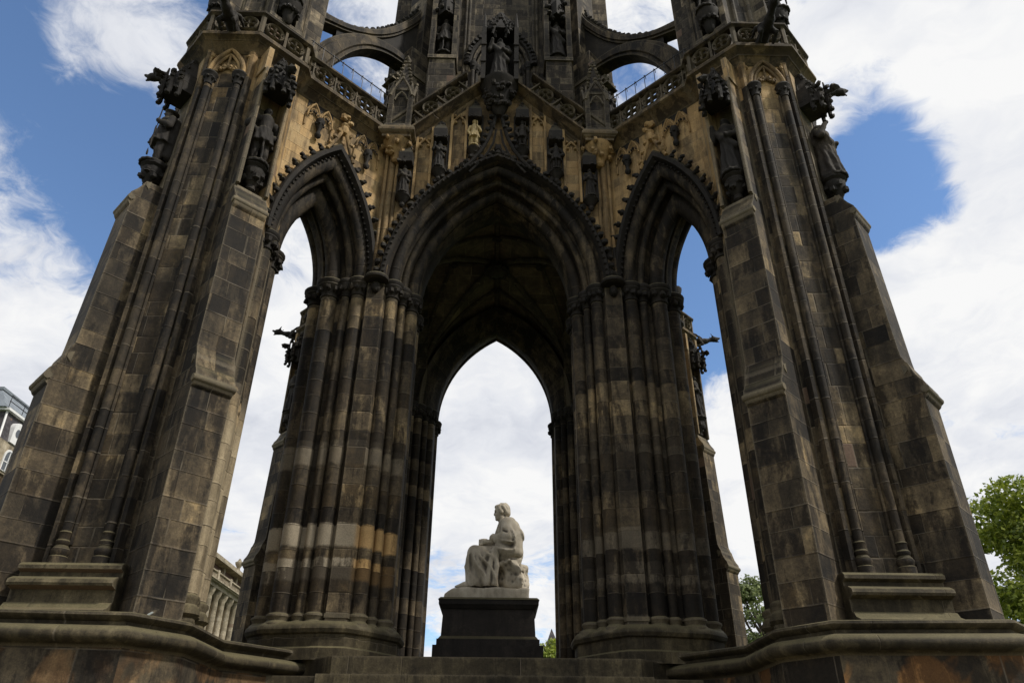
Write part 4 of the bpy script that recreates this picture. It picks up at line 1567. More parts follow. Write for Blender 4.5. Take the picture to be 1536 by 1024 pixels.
mb.box(-2.4, 2.4, -2.4, 2.4, 13.5, 27)
part(mb, 'tower_core', M['upper'])
# cable strap on the plinth moulding of the left tower
P = Vector
mb = MB()
cx_, cy_ = -5.33, -8.60
sp = [(-5.38, -8.42, -.55), (-5.40, -8.72, -.70), (-5.41, -8.78, -.80), (-5.40, -8.70, -.90), (-5.39, -8.86, -1.0), (-5.38, -8.92, -1.1), (-5.37, -8.80, -1.22), (-5.36, -8.72, -1.4), (-5.36, -8.72, -2.6)]
mb.tube(sp, .018, 6)
part(mb, 'cable', M['lead_strap'])

# ------------------------------------------------------------------ pedestal and seated figure
ped = empty('pedestal', (0, 0, -.9))
tag(ped, 'low dark stone pedestal with moulded top under the white seated statue', 'pedestal')
def rect(hx, y0, y1):
    return [(-hx - .02, y0), (hx - .02, y0), (hx - .02, y1), (-hx - .02, y1)]
mb = MB()
mb.prism(rect(1.32, -1.0, 1.0), 1.0 + .9, 1.12 + .9)
mb.prism(rect(1.24, -.92, .92), .90 + .9, 1.0 + .9, None, rect(1.31, -.99, .99))
mb.prism(rect(1.34, -1.02, 1.02), 1.12 + .9, 1.18 + .9, None, rect(1.28, -.96, .96))
mb.build('pedestal_cornice', M['pedestal'], ped)
mb = MB()
mb.prism(rect(1.2, -.88, .88), .22 + .9, .9 + .9, rect(1.23, -.91, .91), rect(1.2, -.88, .88))
mb.build('pedestal_die', M['pedestal'], ped)
mb = MB()
mb.prism(rect(1.30, -.98, .98), .14 + .9, .22 + .9, None, rect(1.24, -.92, .92))
mb.prism(rect(1.33, -1.01, 1.01), -.02 + .9, .14 + .9)
mb.prism(rect(1.42, -1.1, 1.1), 0, -.02 + .9)
mb.build('pedestal_base', M['pedestal'], ped)

rngs = np.random.RandomState(3)
_w = rngs.normal(size=(26, 3))
_p = rngs.uniform(0, 6.28, 26)
_s = np.array([3] * 6 + [6] * 8 + [13] * 12)


def lump(P, k0=0, k1=26):
    o = 0
    for i in range(k0, k1):
        o = o + np.sin(P @ (_w[i] * _s[i] / 1.6) + _p[i]) / _s[i]
    return o


def figure(P):
    # he faces -x, legs down to -x, left side towards the camera (-y)
    P = P + np.array((0, 0, .11))
    x, y, z = P[:, 0], P[:, 1], P[:, 2]
    d = cap_sd(P, (.52, 0, 2.72), (.47, 0, 3.25), .34, .37)                       # trunk
    d = smin(d, ell_sd(P, (.47, 0, 3.46), (.30, .50, .24)), .12)                  # shoulders
    d = smin(d, ell_sd(P, (.52, 0, 2.62), (.42, .52, .30)), .12)                  # hips
    d = smin(d, ell_sd(P, (.70, 0, 3.1), (.17, .40, .52)), .14)                   # back drapery
    d = smin(d, cap_sd(P, (.40, 0, 3.54), (.28, 0, 3.74), .19, .145), .07)        # neck and stock
    d = smin(d, chain(P, [(.56, -.24, 3.60), (.42, -.25, 3.64), (.20, -.15, 3.46)], [.08, .08, .05], .03), .04)   # collar
    d = smin(d, chain(P, [(.56, .24, 3.60), (.42, .25, 3.64), (.20, .15, 3.46)], [.08, .08, .05], .03), .04)
    # arms: wide sleeves, forearms resting on the lap
    for s_ in (-1, 1):
        d = smin(d, cap_sd(P, (.42, s_ * .40, 3.44), (.47, s_ * .53, 3.0), .19, .20), .08)
        d = smin(d, cap_sd(P, (.47, s_ * .53, 3.0), (.04, s_ * .34, 3.04), .19, .12), .06)
    # robe: legs and the cloth between and beside them
    for s_, kx, kz, fx in ((-1, -.46, 2.72, -.52), (1, -.50, 2.78, -.34)):
        d = smin(d, cap_sd(P, (.45, s_ * .22, 2.58), (kx, s_ * .27, kz - .06), .27, .20), .10)
        d = smin(d, cap_sd(P, (kx, s_ * .27, kz - .08), (fx, s_ * .26, 1.85), .21, .16), .08)
    d = smin(d, chain(P, [(-.42, .20, 2.5), (-.3, .26, 1.76)], [.2, .22], .1), .12)
    d = smin(d, box_sd(P, (-.20, -.05, 2.14), (.38, .47, .52), .16), .14)
    d = smin(d, box_sd(P, (.0, -.30, 1.86), (.20, .24, .24), .12), .12)
    # cloak from the shoulder over the arm to the rock
    d = smin(d, box_sd(P, (.54, -.40, 2.80), (.30, .18, .30), .14), .12)
    d = smin(d, chain(P, [(.16, -.46, 2.92), (.34, -.52, 2.68), (.60, -.50, 2.60), (.80, -.40, 2.60)], [.10, .12, .11, .09], .05), .10)
    d = smin(d, chain(P, [(.56, -.36, 3.50), (.74, -.44, 3.1), (.78, -.42, 2.6)], [.15, .16, .13], .1), .12)
    # folds
    wv = .5 * np.sin(3.1 * z + 2.0 * x) + .35 * np.sin(5.3 * x - 4.1 * z + 1.0)
    low = np.clip((2.70 - z) * 3, 0, 1)
    f1 = np.sin(np.arctan2(x + .62, 3.3 - z) * 13 + wv * 1.9)
    f1 = (1 - np.abs(f1)) ** 1.3 * .11 * low * np.clip((.30 - x) * 6, 0, 1)
    f1 = f1 + (1 - np.abs(np.sin(np.arctan2(x - .35, 3.1 - z) * 7 + wv + 1.1))) ** 2 * .05 * low * np.clip((.30 - x) * 6, 0, 1)
    f2 = (1 - np.abs(np.sin(np.arctan2(x - .30, 4.3 - z) * 15 + wv * 1.2))) ** 1.4 * .06 * np.clip((3.5 - z) * 3, 0, 1) * np.clip((z - 2.45) * 5, 0, 1) * np.clip((x - .46) * 6, 0, 1)
    rs_ = np.hypot((x - .50) * .9, z - 3.36)
    f3 = (1 - np.abs(np.sin(rs_ * 13 + .6 * wv))) ** 1.5 * .06 * np.clip((3.0 - z) * 6, 0, 1) * np.clip((z - 2.42) * 6, 0, 1) * np.clip((.72 - x) * 6, 0, 1) * np.clip((x - .02) * 6, 0, 1)
    f4 = (1 - np.abs(np.sin((x - z * .35) * 15 + wv))) ** 1.5 * .035 * np.clip((z - 2.98) * 8, 0, 1) * np.clip((3.42 - z) * 6, 0, 1) * np.clip((.5 - x) * 6, 0, 1)
    d = d + .025 - f1 - f2 - f3 - f4
    for (a, m_, b, r0) in [((-.40, -.42, 2.70), (-.36, -.52, 2.3), (-.12, -.54, 1.72), .06), ((.10, -.50, 2.70), (-.02, -.56, 2.25), (-.06, -.58, 1.80), .06),
                           ((.14, -.52, 2.62), (.18, -.56, 2.2), (.12, -.58, 1.72), .06), ((-.58, -.2, 2.68), (-.68, -.24, 2.25), (-.60, -.26, 1.80), .05)]:
        d = smin(d, chain(P, [a, m_, b], [r0 * .8, r0, r0 * .9], .04), .11)
    # hollow of the sleeve
    d = smax(d, -ell_sd(P, (.33, -.66, 3.20), (.16, .09, .045), -.5), .04)
    # hands closed round a book
    P0 = P
    P = P0 + np.array((0, 0, .08))
    for s_ in (-1, 1):
        d = smin(d, cap_sd(P, (.04, s_ * .30, 3.02), (-.10, s_ * .20, 3.05), .075, .065), .03)
        d = smin(d, ell_sd(P, (-.17, s_ * .17, 3.06), (.095, .055, .08)), .03)
        for i in range(4):
            a = np.array((-.20 - .012 * i, s_ * .17, 3.125 - .048 * i))
            d = smin(d, cap_sd(P, a, a + np.array((-.08, -s_ * .03, .0)), .027, .024), .008)
            d = smin(d, cap_sd(P, a + np.array((-.08, -s_ * .03, .0)), a + np.array((-.10, -s_ * .11, -.015)), .024, .020), .008)
        d = smin(d, cap_sd(P, (-.13, s_ * .13, 3.13), (-.20, s_ * .06, 3.16), .028, .022), .01)
    d = smin(d, box_sd(P, (-.27, 0, 3.05), (.09, .10, .11), .02), .01)
    P = P0
    # head, bowed a little
    H = P - np.array((.27, 0, 3.88))
    ct_, st_ = math.cos(-.16), math.sin(-.16)
    H = np.stack([H[:, 0] * ct_ - H[:, 2] * st_, H[:, 1], H[:, 0] * st_ + H[:, 2] * ct_], -1) + np.array((.27, 0, 3.92))
    h = ell_sd(H, (.30, 0, 3.97), (.20, .165, .20))
    h = smin(h, ell_sd(H, (.22, 0, 3.86), (.14, .125, .165)), .05)
    h = smin(h, cap_sd(H, (.105, 0, 3.96), (.068, 0, 3.89), .022, .030), .025)    # nose
    h = smin(h, cap_sd(H, (.125, -.07, 4.0), (.125, .07, 4.0), .036), .03)        # brow
    h = smin(h, ell_sd(H, (.125, 0, 3.745), (.055, .065, .05)), .03)              # chin
    h = smin(h, ell_sd(H, (.095, 0, 3.815), (.025, .05, .018)), .012)             # mouth
    for s_ in (-1, 1):
        h = smax(h, -ell_sd(H, (.09, s_ * .075, 3.94), (.04, .045, .026)), .02)   # eye hollows
        h = smin(h, ell_sd(H, (.29, s_ * .165, 3.90), (.04, .03, .065)), .015)    # ears
    hair = ell_sd(H, (.345, 0, 4.01), (.215, .185, .195)) + .016 * np.sin(H[:, 0] * 46 + H[:, 2] * 18) * np.sin(H[:, 1] * 34 + H[:, 2] * 12)
    hair = smin(hair, ell_sd(H, (.44, 0, 3.88), (.11, .15, .13)), .04)
    hair = smin(hair, ell_sd(H, (.20, 0, 4.11), (.10, .13, .06)), .03)
    h = smin(h, hair, .015)
    for s_ in (-1, 1):
        h = smin(h, chain(H, [(.24, s_ * .155, 3.98), (.25, s_ * .155, 3.87)], [.035, .02], .02), .02)
    d = smin(d, h, .03)
    # shoes
    d = smin(d, chain(P, [(-.52, -.30, 1.76), (-.72, -.33, 1.72), (-.93, -.34, 1.67)], [.12, .095, .055], .03), .03)
    d = smin(d, chain(P, [(-.34, .28, 1.76), (-.55, .30, 1.72), (-.72, .31, 1.67)], [.12, .095, .055], .03), .03)
    return d


def rock(P):
    P = P + np.array((0, 0, .05))
    d = box_sd(P, (.62, 0, 1.98), (.41, .60, .52), .06)
    Q = P - np.array((.62, 0, 1.98))
    for n_, o_ in (((.7, -.55, .45), .72), ((.6, -.7, -.4), .62), ((-.35, -.85, .4), .66), ((.25, -.9, .35), .62), ((.9, -.2, .4), .66), ((.95, -.3, -.2), .60), ((.5, .7, .5), .55)):
        n_ = np.array(n_) / np.linalg.norm(n_)
        d = smax(d, Q @ n_ - o_ - .03 * np.sin(Q @ np.array((5, 7, 9.)) + o_ * 9), .02)
    d = smin(d, ell_sd(P, (.80, -.2, 1.7), (.27, .52, .30)), .06)
    cr_ = np.sin(P[:, 2] * 11 + 3 * np.sin(P[:, 0] * 4 + P[:, 1] * 3) + P[:, 0] * 3)
    return d - .05 + .15 * (np.abs(lump(P * 1.3, 0, 14)) * 1.6 - .2) + .06 * np.abs(lump(P * 2.9, 6, 26)) + .035 * np.abs(cr_)


def slab(P):
    d = box_sd(P, (-.09, 0, 1.26), (1.14, .80, .20), .03)
    d = smax(d, (-(P[:, 0] + 1.20) * .55 + (P[:, 2] - 1.32) * .83), .04)
    return d + .018 * lump(P * 2.2, 0, 20)


sst = empty('seated_statue', (0, 0, 1.18))
tag(sst, 'pale marble robed man sitting on a rock with a book under the central arch', 'statue')
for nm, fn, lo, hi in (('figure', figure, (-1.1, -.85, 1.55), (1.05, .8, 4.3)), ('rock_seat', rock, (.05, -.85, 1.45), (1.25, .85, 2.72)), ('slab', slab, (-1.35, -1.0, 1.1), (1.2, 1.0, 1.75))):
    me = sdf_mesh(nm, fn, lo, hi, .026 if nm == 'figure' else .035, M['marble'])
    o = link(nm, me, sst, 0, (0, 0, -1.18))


# ------------------------------------------------------------------ standing statues in the niches
def standing(kind):
    def fn(P):
        x, y, z = P[:, 0], P[:, 1], P[:, 2]
        th = np.arctan2(y, x)
        d = chain(P, [(0, 0, .52), (.01, 0, .66), (.0, 0, .78)], [.105, .10, .115], .03)
        d = smin(d, ell_sd(P, (-.01, 0, .79), (.085, .155, .06)), .04)
        d = smin(d, cap_sd(P, (.01, 0, .82), (.02, 0, .88), .045, .04), .02)
        d = smin(d, ell_sd(P, (.025, 0, .925), (.062, .052, .075)), .015)
        d = smin(d, cap_sd(P, (.085, 0, .93), (.092, 0, .91), .012, .014), .01)
        if kind in (0, 2):      # long robe
            rr = .105 + .07 * np.clip((.6 - z) / .6, 0, 1) + .015 * np.sin(th * 9 + z * 4) * np.clip((.62 - z) * 3, 0, 1)
            sk = np.maximum(np.hypot(x, y * .88) - rr, np.maximum(z - .62, .015 - z)) * .8
            d = smin(d, sk, .05)
            d = smin(d, chain(P, [(.05, -.15, .80), (.10, -.02, .60), (.06, .16, .42)], [.045, .05, .05], .02), .03)
        else:                   # tunic and legs
            rr = .125 + .05 * np.clip((.6 - z) / .3, 0, 1) + .016 * np.sin(th * 10) * np.clip((.56 - z) * 4, 0, 1)
            d = smin(d, np.maximum(np.hypot(x, y * .85) - rr, np.maximum(z - .60, .36 - z)) * .8, .04)
            for s_ in (-1, 1):
                d = smin(d, chain(P, [(.0, s_ * .07, .40), (.015 + .02 * s_, s_ * .075, .21), (-.01 + .02 * s_, s_ * .08, .04)], [.075, .055, .04], .02), .02)
                d = smin(d, cap_sd(P, (0 + .02 * s_, s_ * .08, .03), (.10, s_ * .10, .02), .035, .025), .02)
            d = smin(d, chain(P, [(-.07, -.13, .78), (-.10, -.13, .5), (-.10, -.12, .16)], [.05, .07, .07], .03), .03)
            d = smin(d, chain(P, [(-.07, .13, .78), (-.11, .1, .5), (-.10, .1, .18)], [.05, .07, .07], .03), .03)
        # arms
        if kind == 0:
            A = [[(0, -.16, .78), (.02, -.20, .62), (.13, -.06, .62)], [(0, .16, .78), (.03, .20, .60), (.14, .04, .56)]]
        elif kind == 1:
            A = [[(0, -.16, .78), (.0, -.22, .62), (.06, -.18, .49)], [(0, .16, .78), (.04, .21, .62), (.15, .10, .68)]]
        elif kind == 2:
            A = [[(0, -.16, .79), (.05, -.22, .68), (.12, -.16, .86)], [(0, .16, .78), (.05, .2, .62), (.15, .06, .60)]]
        else:
            A = [[(0, -.16, .78), (-.02, -.26, .64), (.05, -.15, .54)], [(0, .16, .78), (-.02, .26, .64), (.05, .15, .54)]]
        for a in A:
            d = smin(d, chain(P, a, [.058, .05, .036], .02), .025)
            e = a[-1]
            d = smin(d, ell_sd(P, e, (.04, .03, .035)), .01)
        if kind == 1:
            d = smin(d, ell_sd(P, (.0, 0, .985), (.10, .10, .03)), .015)
            d = smin(d, ell_sd(P, (.0, 0, 1.0), (.06, .06, .04)), .015)
            d = smin(d, cap_sd(P, (.16, .12, .05), (.15, .10, .9), .013), .005)
        if kind == 2:
            d = smin(d, ell_sd(P, (-.02, 0, .93), (.075, .08, .09)), .02)
            d = smin(d, chain(P, [(-.06, 0, .9), (-.09, 0, .7)], [.07, .1], .03), .03)
        if kind == 3:
            d = smin(d, ell_sd(P, (.0, 0, .965), (.07, .065, .05)), .015)
            d = smin(d, cap_sd(P, (.17, -.02, .03), (.10, -.02, .52), .018), .01)
        if kind == 0:
            d = smin(d, ell_sd(P, (.0, 0, .955), (.072, .068, .06)) + .006 * np.sin(P[:, 0] * 120) * np.sin(P[:, 1] * 120), .01)
        b = np.maximum(np.hypot(x, y) - .2, np.abs(z) - .022)
        return smin(d, b, .01) + .0035 * np.sin(th * 14 + z * 30) * np.clip((.8 - z) * 5, 0, 1)
    return sdf_mesh('standing_figure', fn, (-.3, -.34, -.05), (.3, .34, 1.08), .0155, M['carved'])


FIG = [standing(k) for k in range(4)]
FIGB = FIG[1].copy()
FIGB.materials.clear()
m_, g_, b_ = new_mat('yellow_lit_stone')
b_.inputs['Base Color'].default_value = (.36, .27, .12, 1)  # yellow light falling on this statuette, put into its base colour
b_.inputs['Roughness'].default_value = .7
FIGB.materials.append(m_)


def statue(me, p, face, s_, label, group):
    o = bpy.data.objects.new('niche_statue', me)
    col.objects.link(o)
    o.location = p
    o.rotation_euler = (0, 0, face)
    o.scale = (s_, s_ * .80, s_)
    tag(o, label, 'statue', group)
    return o


def armp(k, u, w, z):
    """point of the arm k (0 = right front, 1 = right rear, 2 = left rear, 3 = left front)"""
    a = R(-45 + 90 * k)
    return (u * math.cos(a) - w * math.sin(a), u * math.sin(a) + w * math.cos(a), z), a


gt = 'large statues in the tower niches'
for k, w, kind, lab in ((3, 1, 3, 'dark standing man in the left front tower niche beside the narrow left arch'),
                        (0, -1, 2, 'dark robed figure in the right front tower niche beside the narrow right arch'),
                        (1, -1, 0, 'dark statue in profile on the rear tower seen through the narrow right arch'),
                        (2, 1, 0, 'dark statue in profile on the rear tower seen through the narrow left arch')):
    p, a = armp(k, UT, w * 1.70, 9.5)
    statue(FIG[kind], p, a + w * PI / 2, 1.92, lab, gt)
for k, kind, lab in ((3, 1, 'dark hatted man in profile on the outer edge of the left front tower'),
                     (0, 2, 'dark robed figure in profile on the outer edge of the right front tower')):
    p, a = armp(k, UT + 1.66, 0, 9.5)
    statue(FIG[kind], p, a, 1.80, lab, gt)
gt = 'statues on the turrets above the gallery'
for k, w, kind, lab in ((3, 1, 0, 'statue on the left front turret, on a corbel above the gallery'),
                        (0, -1, 3, 'statue on the right front turret, on the corbel facing the arch')):
    p, a = armp(k, UT, w * 1.4, 15.95)
    statue(FIG[kind], p, a + w * PI / 2, 2.0, lab, gt)
p, a = armp(0, UT + 1.4, 0, 15.95)
statue(FIG[1], p, a, 2.0, 'statue on the outer corbel of the right front turret, above the gargoyle', gt)
gt = 'statues beside the central tower window'
statue(FIG[3], (-2.0, -YF - .32, 18.86), -PI / 2, 2.0, 'dark statue in the tall niche left of the central tower window', gt)
statue(FIG[2], (2.0, -YF - .32, 18.86), -PI / 2, 2.0, 'dark statue in the tall niche right of the central tower window', gt)
statue(FIG[2], (0, -5.5, 15.8), -PI / 2, 1.95, 'dark robed statue with raised arm in the canopied niche at the gable top', None)
for k, lab in ((3, 'small dark figure in profile on the pier under the left flying buttress'), (0, 'small dark figure in profile on the pier under the right flying buttress')):
    p, a = armp(k, 5.22, 0, 15.75)
    statue(FIG[1 if k else 0], p, a, 1.75, lab, 'statues under the flying buttresses')
# statuettes along the big arch, each under its canopy (canopies are parts of the gable wall)
side = {-1: 'left', 1: 'right'}
order = {2.68: 'lowest', 1.72: 'middle', .72: 'topmost'}
for sg in (-1, 1):
    for (x, zb, kind) in ((2.68, 11.28, 0), (1.72, 12.28, 2 if sg < 0 else 3), (.72, 13.15, 1)):
        me = FIGB if (sg < 0 and x == .72) else FIG[kind]
        lab = f'small dark statuette, {order[x]} of three on the {side[sg]} slope of the big arch'
        if me is FIGB:
            lab = 'small yellow-lit statuette, topmost of three on the left slope of the big arch'
        statue(me, (sg * x, -5.28, zb), -PI / 2, 1.08, lab, 'statuettes along the big arch')
mb = MB()
for sg in (-1, 1):
    for (x, zb) in ((2.68, 11.28), (1.72, 12.28), (.72, 13.15)):
        X = sg * x
        mb.lathe([(.04, zb - .42), (.08, zb - .36), (.07, zb - .28), (.16, zb - .15), (.2, zb - .08), (.22, zb - .06), (.22, zb)], X, -5.24, 10)
        mb.prism([(X - .2, -5.45), (X + .2, -5.45), (X + .22, -5.09), (X - .22, -5.09)], zb + 1.15, zb + 1.5)
        mb.prism([(X - .2, -5.45), (X + .2, -5.45), (X + .2, -5.09), (X - .2, -5.09)], zb + 1.5, zb + 2.0, None, [(X - .03, -5.2), (X + .03, -5.2), (X + .03, -5.12), (X - .03, -5.12)])
        for e in (-1, 1):
            mb.extr([(X + e * .22 - .035, zb), (X + e * .22 + .035, zb), (X + e * .22 + .035, zb + 1.5), (X + e * .22 - .035, zb + 1.5)], 5.09, 5.17, lambda p, q, a: (p, -a, q))
        for j in range(20):
            t = random.random()
            mb.blob((X + random.uniform(-.22, .22) * (1 - t * .8), -5.46 + .25 * t, zb + 1.1 + t * .9), .06, n=6, jit=.35)
part(mb, 'statuette_canopy', M['carved'], gw)


# ------------------------------------------------------------------ trees
def tree(name_label, x, y, top, rad, crown_h, n_leaf, leaf_s, mat, seed, group='trees beyond the monument', loose=.0):
    rs = random.Random(seed)
    rn = np.random.RandomState(seed)
    t = empty('tree', (x, y, -4.55))
    tag(t, name_label, 'tree', group)
    H = top + 4.55
    cz = H - crown_h / 2
    mb = MB()
    mb.tube([(0, 0, 0), (.1, .05, H * .25), (-.05, .1, H * .5), (.05, 0, H * .8)], [.035 * H, .026 * H, .018 * H, .006 * H], 10)
    cl = []
    nb = 120
    for i in range(nb):
        a = rs.uniform(0, 2 * PI)
        zz = rs.uniform(-1, 1)
        rr = math.sqrt(max(0, 1 - zz * zz)) * rs.uniform(.35, 1.0)
        p = Vector((rad * rr * math.cos(a), rad * rr * math.sin(a), cz + zz * crown_h * .47 * rs.uniform(.8, 1.05)))
        cl.append((p, rs.uniform(.13, .27) * rad))
        if i % 4 == 0:
            b0 = Vector((0, 0, max(H * .22, p.z - rs.uniform(.25, .4) * H)))
            mid = b0.lerp(p, .5) + Vector((rs.uniform(-.4, .4), rs.uniform(-.4, .4), -.3))
            mb.tube([b0, mid, p], [.010 * H, .006 * H, .002 * H], 6)
    mb.build('trunk', M['bark'], t)
    P = np.array([c[0] for c in cl])
    Rr = np.array([c[1] for c in cl])
    k = rn.randint(0, nb, n_leaf)
    dirs = rn.normal(size=(n_leaf, 3))
    dirs /= np.linalg.norm(dirs, axis=1)[:, None]
    q = rn.uniform(.35, 1.08, n_leaf) ** .6
    C = P[k] + dirs * (Rr[k] * q)[:, None] * np.array([1, 1, .72])
    nrm = dirs * .5 + rn.normal(size=(n_leaf, 3)) * .6 + np.array([0, 0, .6])
    nrm /= np.linalg.norm(nrm, axis=1)[:, None]
    a = np.cross(nrm, rn.normal(size=(n_leaf, 3)))
    a /= np.linalg.norm(a, axis=1)[:, None]
    b = np.cross(nrm, a)
    sz = leaf_s * rn.uniform(.6, 1.3, n_leaf)[:, None]
    V = np.stack([C - a * sz * .9, C + b * sz * .5 - nrm * sz * .15, C + a * sz * .9, C - b * sz * .5 - nrm * sz * .15], 1).reshape(-1, 3)
    me = bpy.data.meshes.new('crown')
    me.from_pydata(V.tolist(), [], np.arange(n_leaf * 4).reshape(-1, 4).tolist())
    me.materials.append(mat)
    link('crown', me, t)
    return t


tree('big leafy green tree right of the right front tower', 28.2, 14.5, 11.0, 5.6, 13.5, 48000, .16, M['leaf'], 11)
tree('loose pale green tree seen between the right rear tower and the right front tower', 21.6, 40, 11.4, 4.6, 10.5, 12000, .2, M['leaf_pale'], 7)
tree('small yellow-green treetop just right of the pedestal', 5.7, 60, 9.0, 2.4, 7, 5000, .2, M['leaf'], 4)

# ------------------------------------------------------------------ far spire tip above the little tree
sp = empty('spire', (8.45, 96, -4.55))
tag(sp, 'tip of a far dark stone spire above the small treetop', 'spire')
mb = MB()
mb.box(-2, 2, -2, 2, 0, 15)
mb.build('spire_tower', M['old_sandstone'], sp)
mb = MB()
mb.prism([(-2.1, -2.1), (2.1, -2.1), (2.1, 2.1), (-2.1, 2.1)], 15, 20.6, None, [(-.02, -.02), (.02, -.02), (.02, .02), (-.02, .02)])
mb.build('spire_roof', M['slate'], sp)

# ------------------------------------------------------------------ street buildings on the left
hb = empty('mansard_building', (-32, 23.3, -4.55))
tag(hb, 'dark slate mansard building with a white round-window dormer at the left edge', 'building')
G0 = 4.55
mb = MB()
mb.box(-22, 0, 0, 24, 0, 13.6 + G0)
mb.build('wall', M['brown_stone'], hb)
mb = MB()
mb.box(-22, .12, -.12, 24, 13.6 + G0, 15.55 + G0)
mb.build('upper_wall', M['old_sandstone'], hb)
mb = MB()
mb.prism([(-22, -.1), (.1, -.1), (.1, 24), (-22, 24)], 15.55 + G0, 17.5 + G0, None, [(-22, .25), (-.25, .25), (-.25, 24), (-22, 24)])
mb.build('mansard', M['slate'], hb)
mb = MB()
mb.box(-22, .02, -.02, 24, 17.5 + G0, 17.66 + G0)
mb.tube([(.1, -.1, 15.55 + G0), (-.25, .25, 17.5 + G0)], .07, 6)
mb.build('gutter', M['white_trim'], hb)
mb = MB()
mb.prism([(-22, -.2), (-.15, -.2), (-.15, 24), (-22, 24)], 17.66 + G0, 19.9 + G0, None, [(-22, 2), (-2.4, 2), (-2.4, 24), (-22, 24)])
mb.box(-22, -2.3, 1.9, 24, 19.9 + G0, 20.1 + G0)
mb.build('upper_roof', M['lead'], hb)
mb = MB()
for z in (18.1, 18.5):
    mb.tube([(-.1, -.05, z + G0), (-.1, 24, z + G0)], .03, 5)
for k in range(16):
    mb.tube([(-.1, k * 1.5, 17.6 + G0), (-.1, k * 1.5, 18.5 + G0)], .025, 5)
mb.build('roof_railing', M['iron'], hb)
for k in range(5):
    y = 1.35 + k * 3.6
    d = empty('dormer', (0, 0, 0))
    col.objects.unlink(d)
    bpy.data.objects.remove(d)
    fy = lambda p, q, a: (a, y + p, q + G0)
    mb = MB()
    op = [(-.5, 15.6), (.5, 15.6), (.5, 16.55)] + [(.5 * math.cos(t), 16.55 + .5 * math.sin(t)) for t in np.linspace(.3, PI - .3, 7)] + [(-.5, 16.55)]
    mb.extr(op, -1.2, .22, fy)
    dm = mb.build('dormer', M['white_trim'], hb)
    mb = MB()
    mb.extr([(.24 * math.cos(t), 16.35 + .28 * math.sin(t)) for t in np.linspace(0, 2 * PI, 16, False)], .2, .235, fy)
    mb.build('pane', M['glass'], dm)
    mb = MB()
    op = [(-.46, 13.75), (.46, 13.75), (.46, 14.7)] + [(.46 * math.cos(t), 14.7 + .5 * math.sin(t)) for t in np.linspace(.2, PI - .2, 7)] + [(-.46, 14.7)]
    mb.extr(op, .1, .2, fy)
    wn = mb.build('window', M['white_trim'], hb)
    mb = MB()
    mb.extr([(p * .78, 13.8 + (q - 13.75) * .88) for p, q in op], .19, .215, fy)
    mb.build('pane', M['glass'], wn)
    mb = MB()
    for (a0, a1, b0, b1) in ((-.03, .03, 13.8, 15.0), (-.36, .36, 14.3, 14.36)):
        mb.extr([(a0, b0), (a1, b0), (a1, b1), (a0, b1)], .2, .24, fy)
    mb.build('glazing_bar', M['white_trim'], wn)

cb = empty('classical_building', (-32, 60, -4.55))
tag(cb, 'pale sandstone building with columns and a balustrade, seen through the narrow left arch', 'building')
mb = MB()
mb.box(-20, -.6, 0, 45, 0, 15.3 + G0)
mb.build('wall', M['old_sandstone'], cb)
for k in range(20):
    y = .8 + k * 2.25
    mb = MB()
    mb.lathe([(.5, 5 + G0), (.5, 5.4 + G0), (.42, 5.6 + G0), (.40, 10 + G0), (.36, 14.3 + G0), (.5, 14.5 + G0), (.62, 14.95 + G0), (.62, 15.1 + G0)], -.25, y, 12)
    mb.build('column', M['old_sandstone'], cb)
    mb = MB()
    mb.box(-.62, -.55, y + .72, y + 1.55, 6 + G0, 13.6 + G0)
    wn = mb.build('window', M['glass'], cb)
    mb = MB()
    for z in (7.9, 9.9, 10.4, 12):
        mb.box(-.6, -.5, y + .66, y + 1.6, z + G0, z + (.6 if z == 9.9 else .1) + G0)
    mb.box(-.6, -.5, y + 1.1, y + 1.16, 6 + G0, 13.6 + G0)
    mb.build('frame', M['old_sandstone'], wn)
mb = MB()
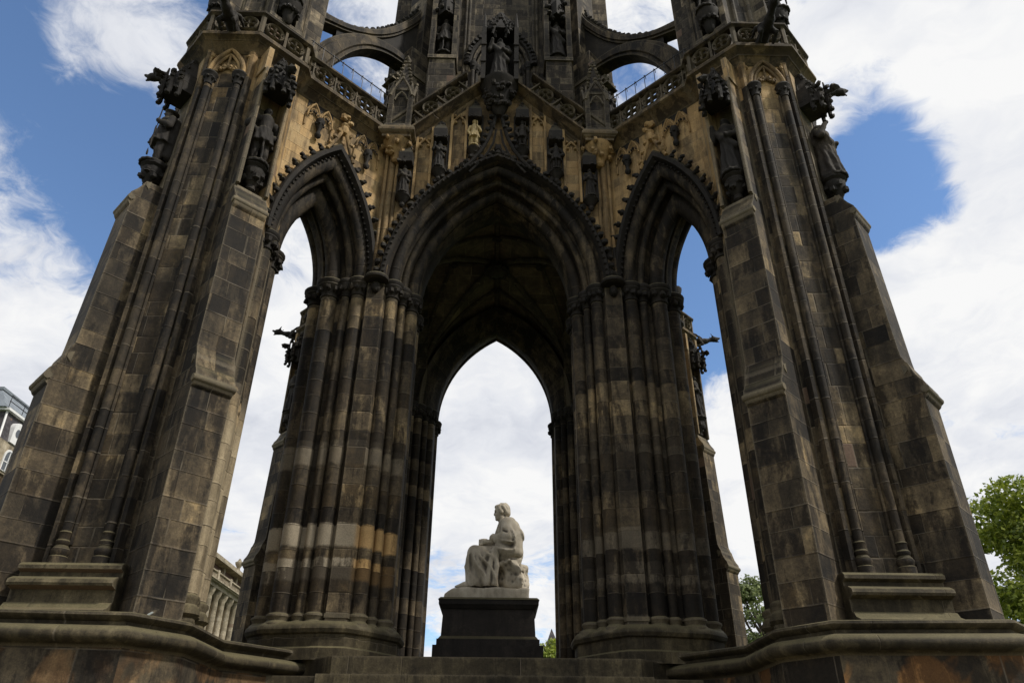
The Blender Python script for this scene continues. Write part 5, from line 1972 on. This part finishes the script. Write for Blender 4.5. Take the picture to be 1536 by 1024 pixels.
for z0, z1, x in ((15.1, 15.5, .35), (15.5, 15.62, .7), (15.62, 15.8, .9)):
    mb.box(-1.2, x, -.3, 45.3, z0 + G0, z1 + G0)
mb.build('cornice', M['old_sandstone'], cb)
mb = MB()
mb.box(.3, .6, 0, 45, 15.8 + G0, 15.95 + G0)
mb.box(.28, .64, 0, 45, 16.55 + G0, 16.7 + G0)
for k in range(110):
    y = .2 + k * .405
    if k % 11 == 0:
        mb.box(.22, .68, y - .25, y + .25, 15.8 + G0, 16.85 + G0)
    else:
        mb.lathe([(.07, 15.95 + G0), (.12, 16.15 + G0), (.06, 16.4 + G0), (.09, 16.55 + G0)], .45, y, 6)
mb.build('balustrade', M['old_sandstone'], cb)
mb = MB()
mb.box(-20, -1.6, 1, 44, 15.3 + G0, 18.6 + G0)
mb.build('attic', M['roof_red'], cb)
for k in range(9):
    mb = MB()
    mb.box(-1.8, -1.2, 1.2 + k * 5, 1.7 + k * 5, 15.8 + G0, 18.6 + G0)
    mb.build('attic_pier', M['old_sandstone'], cb)
mb = MB()
mb.box(-20, -.4, .4, 44.5, 18.6 + G0, 19.0 + G0)
mb.box(-20, -1.0, 1.0, 44, 19.0 + G0, 19.5 + G0)
mb.build('attic_cornice', M['old_sandstone'], cb)
for k in range(4):
    mb = MB()
    mb.lathe([(.3, 19.5 + G0), (.2, 19.8 + G0), (.5, 20.3 + G0), (.55, 20.5 + G0), (.25, 20.7 + G0), (.1, 21 + G0)], -1.3, 5.3 + k * 11, 10)
    mb.build('urn', M['old_sandstone'], cb)

# ------------------------------------------------------------------ weed on the moulding of the right tower
gt_ = MB()
rs = random.Random(2)
for k in range(60):
    x, y = rs.uniform(-.16, .16), rs.uniform(-.06, .06)
    a = rs.uniform(-.12, .12)
    h_ = rs.uniform(.05, .16)
    gt_.add([(x - .008, y, 0), (x + .008, y, 0), (x + a, y + rs.uniform(-.08, .03), h_)], [(0, 1, 2)])
M['weed'] = plain('dry_grass', (.28, .30, .06), .8)
o = gt_.build('grass_tuft', M['weed'], None, 0, (5.82, -9.02, -.92))
tag(o, 'small yellow-green tuft of grass on the plinth moulding of the right tower', 'grass tuft')
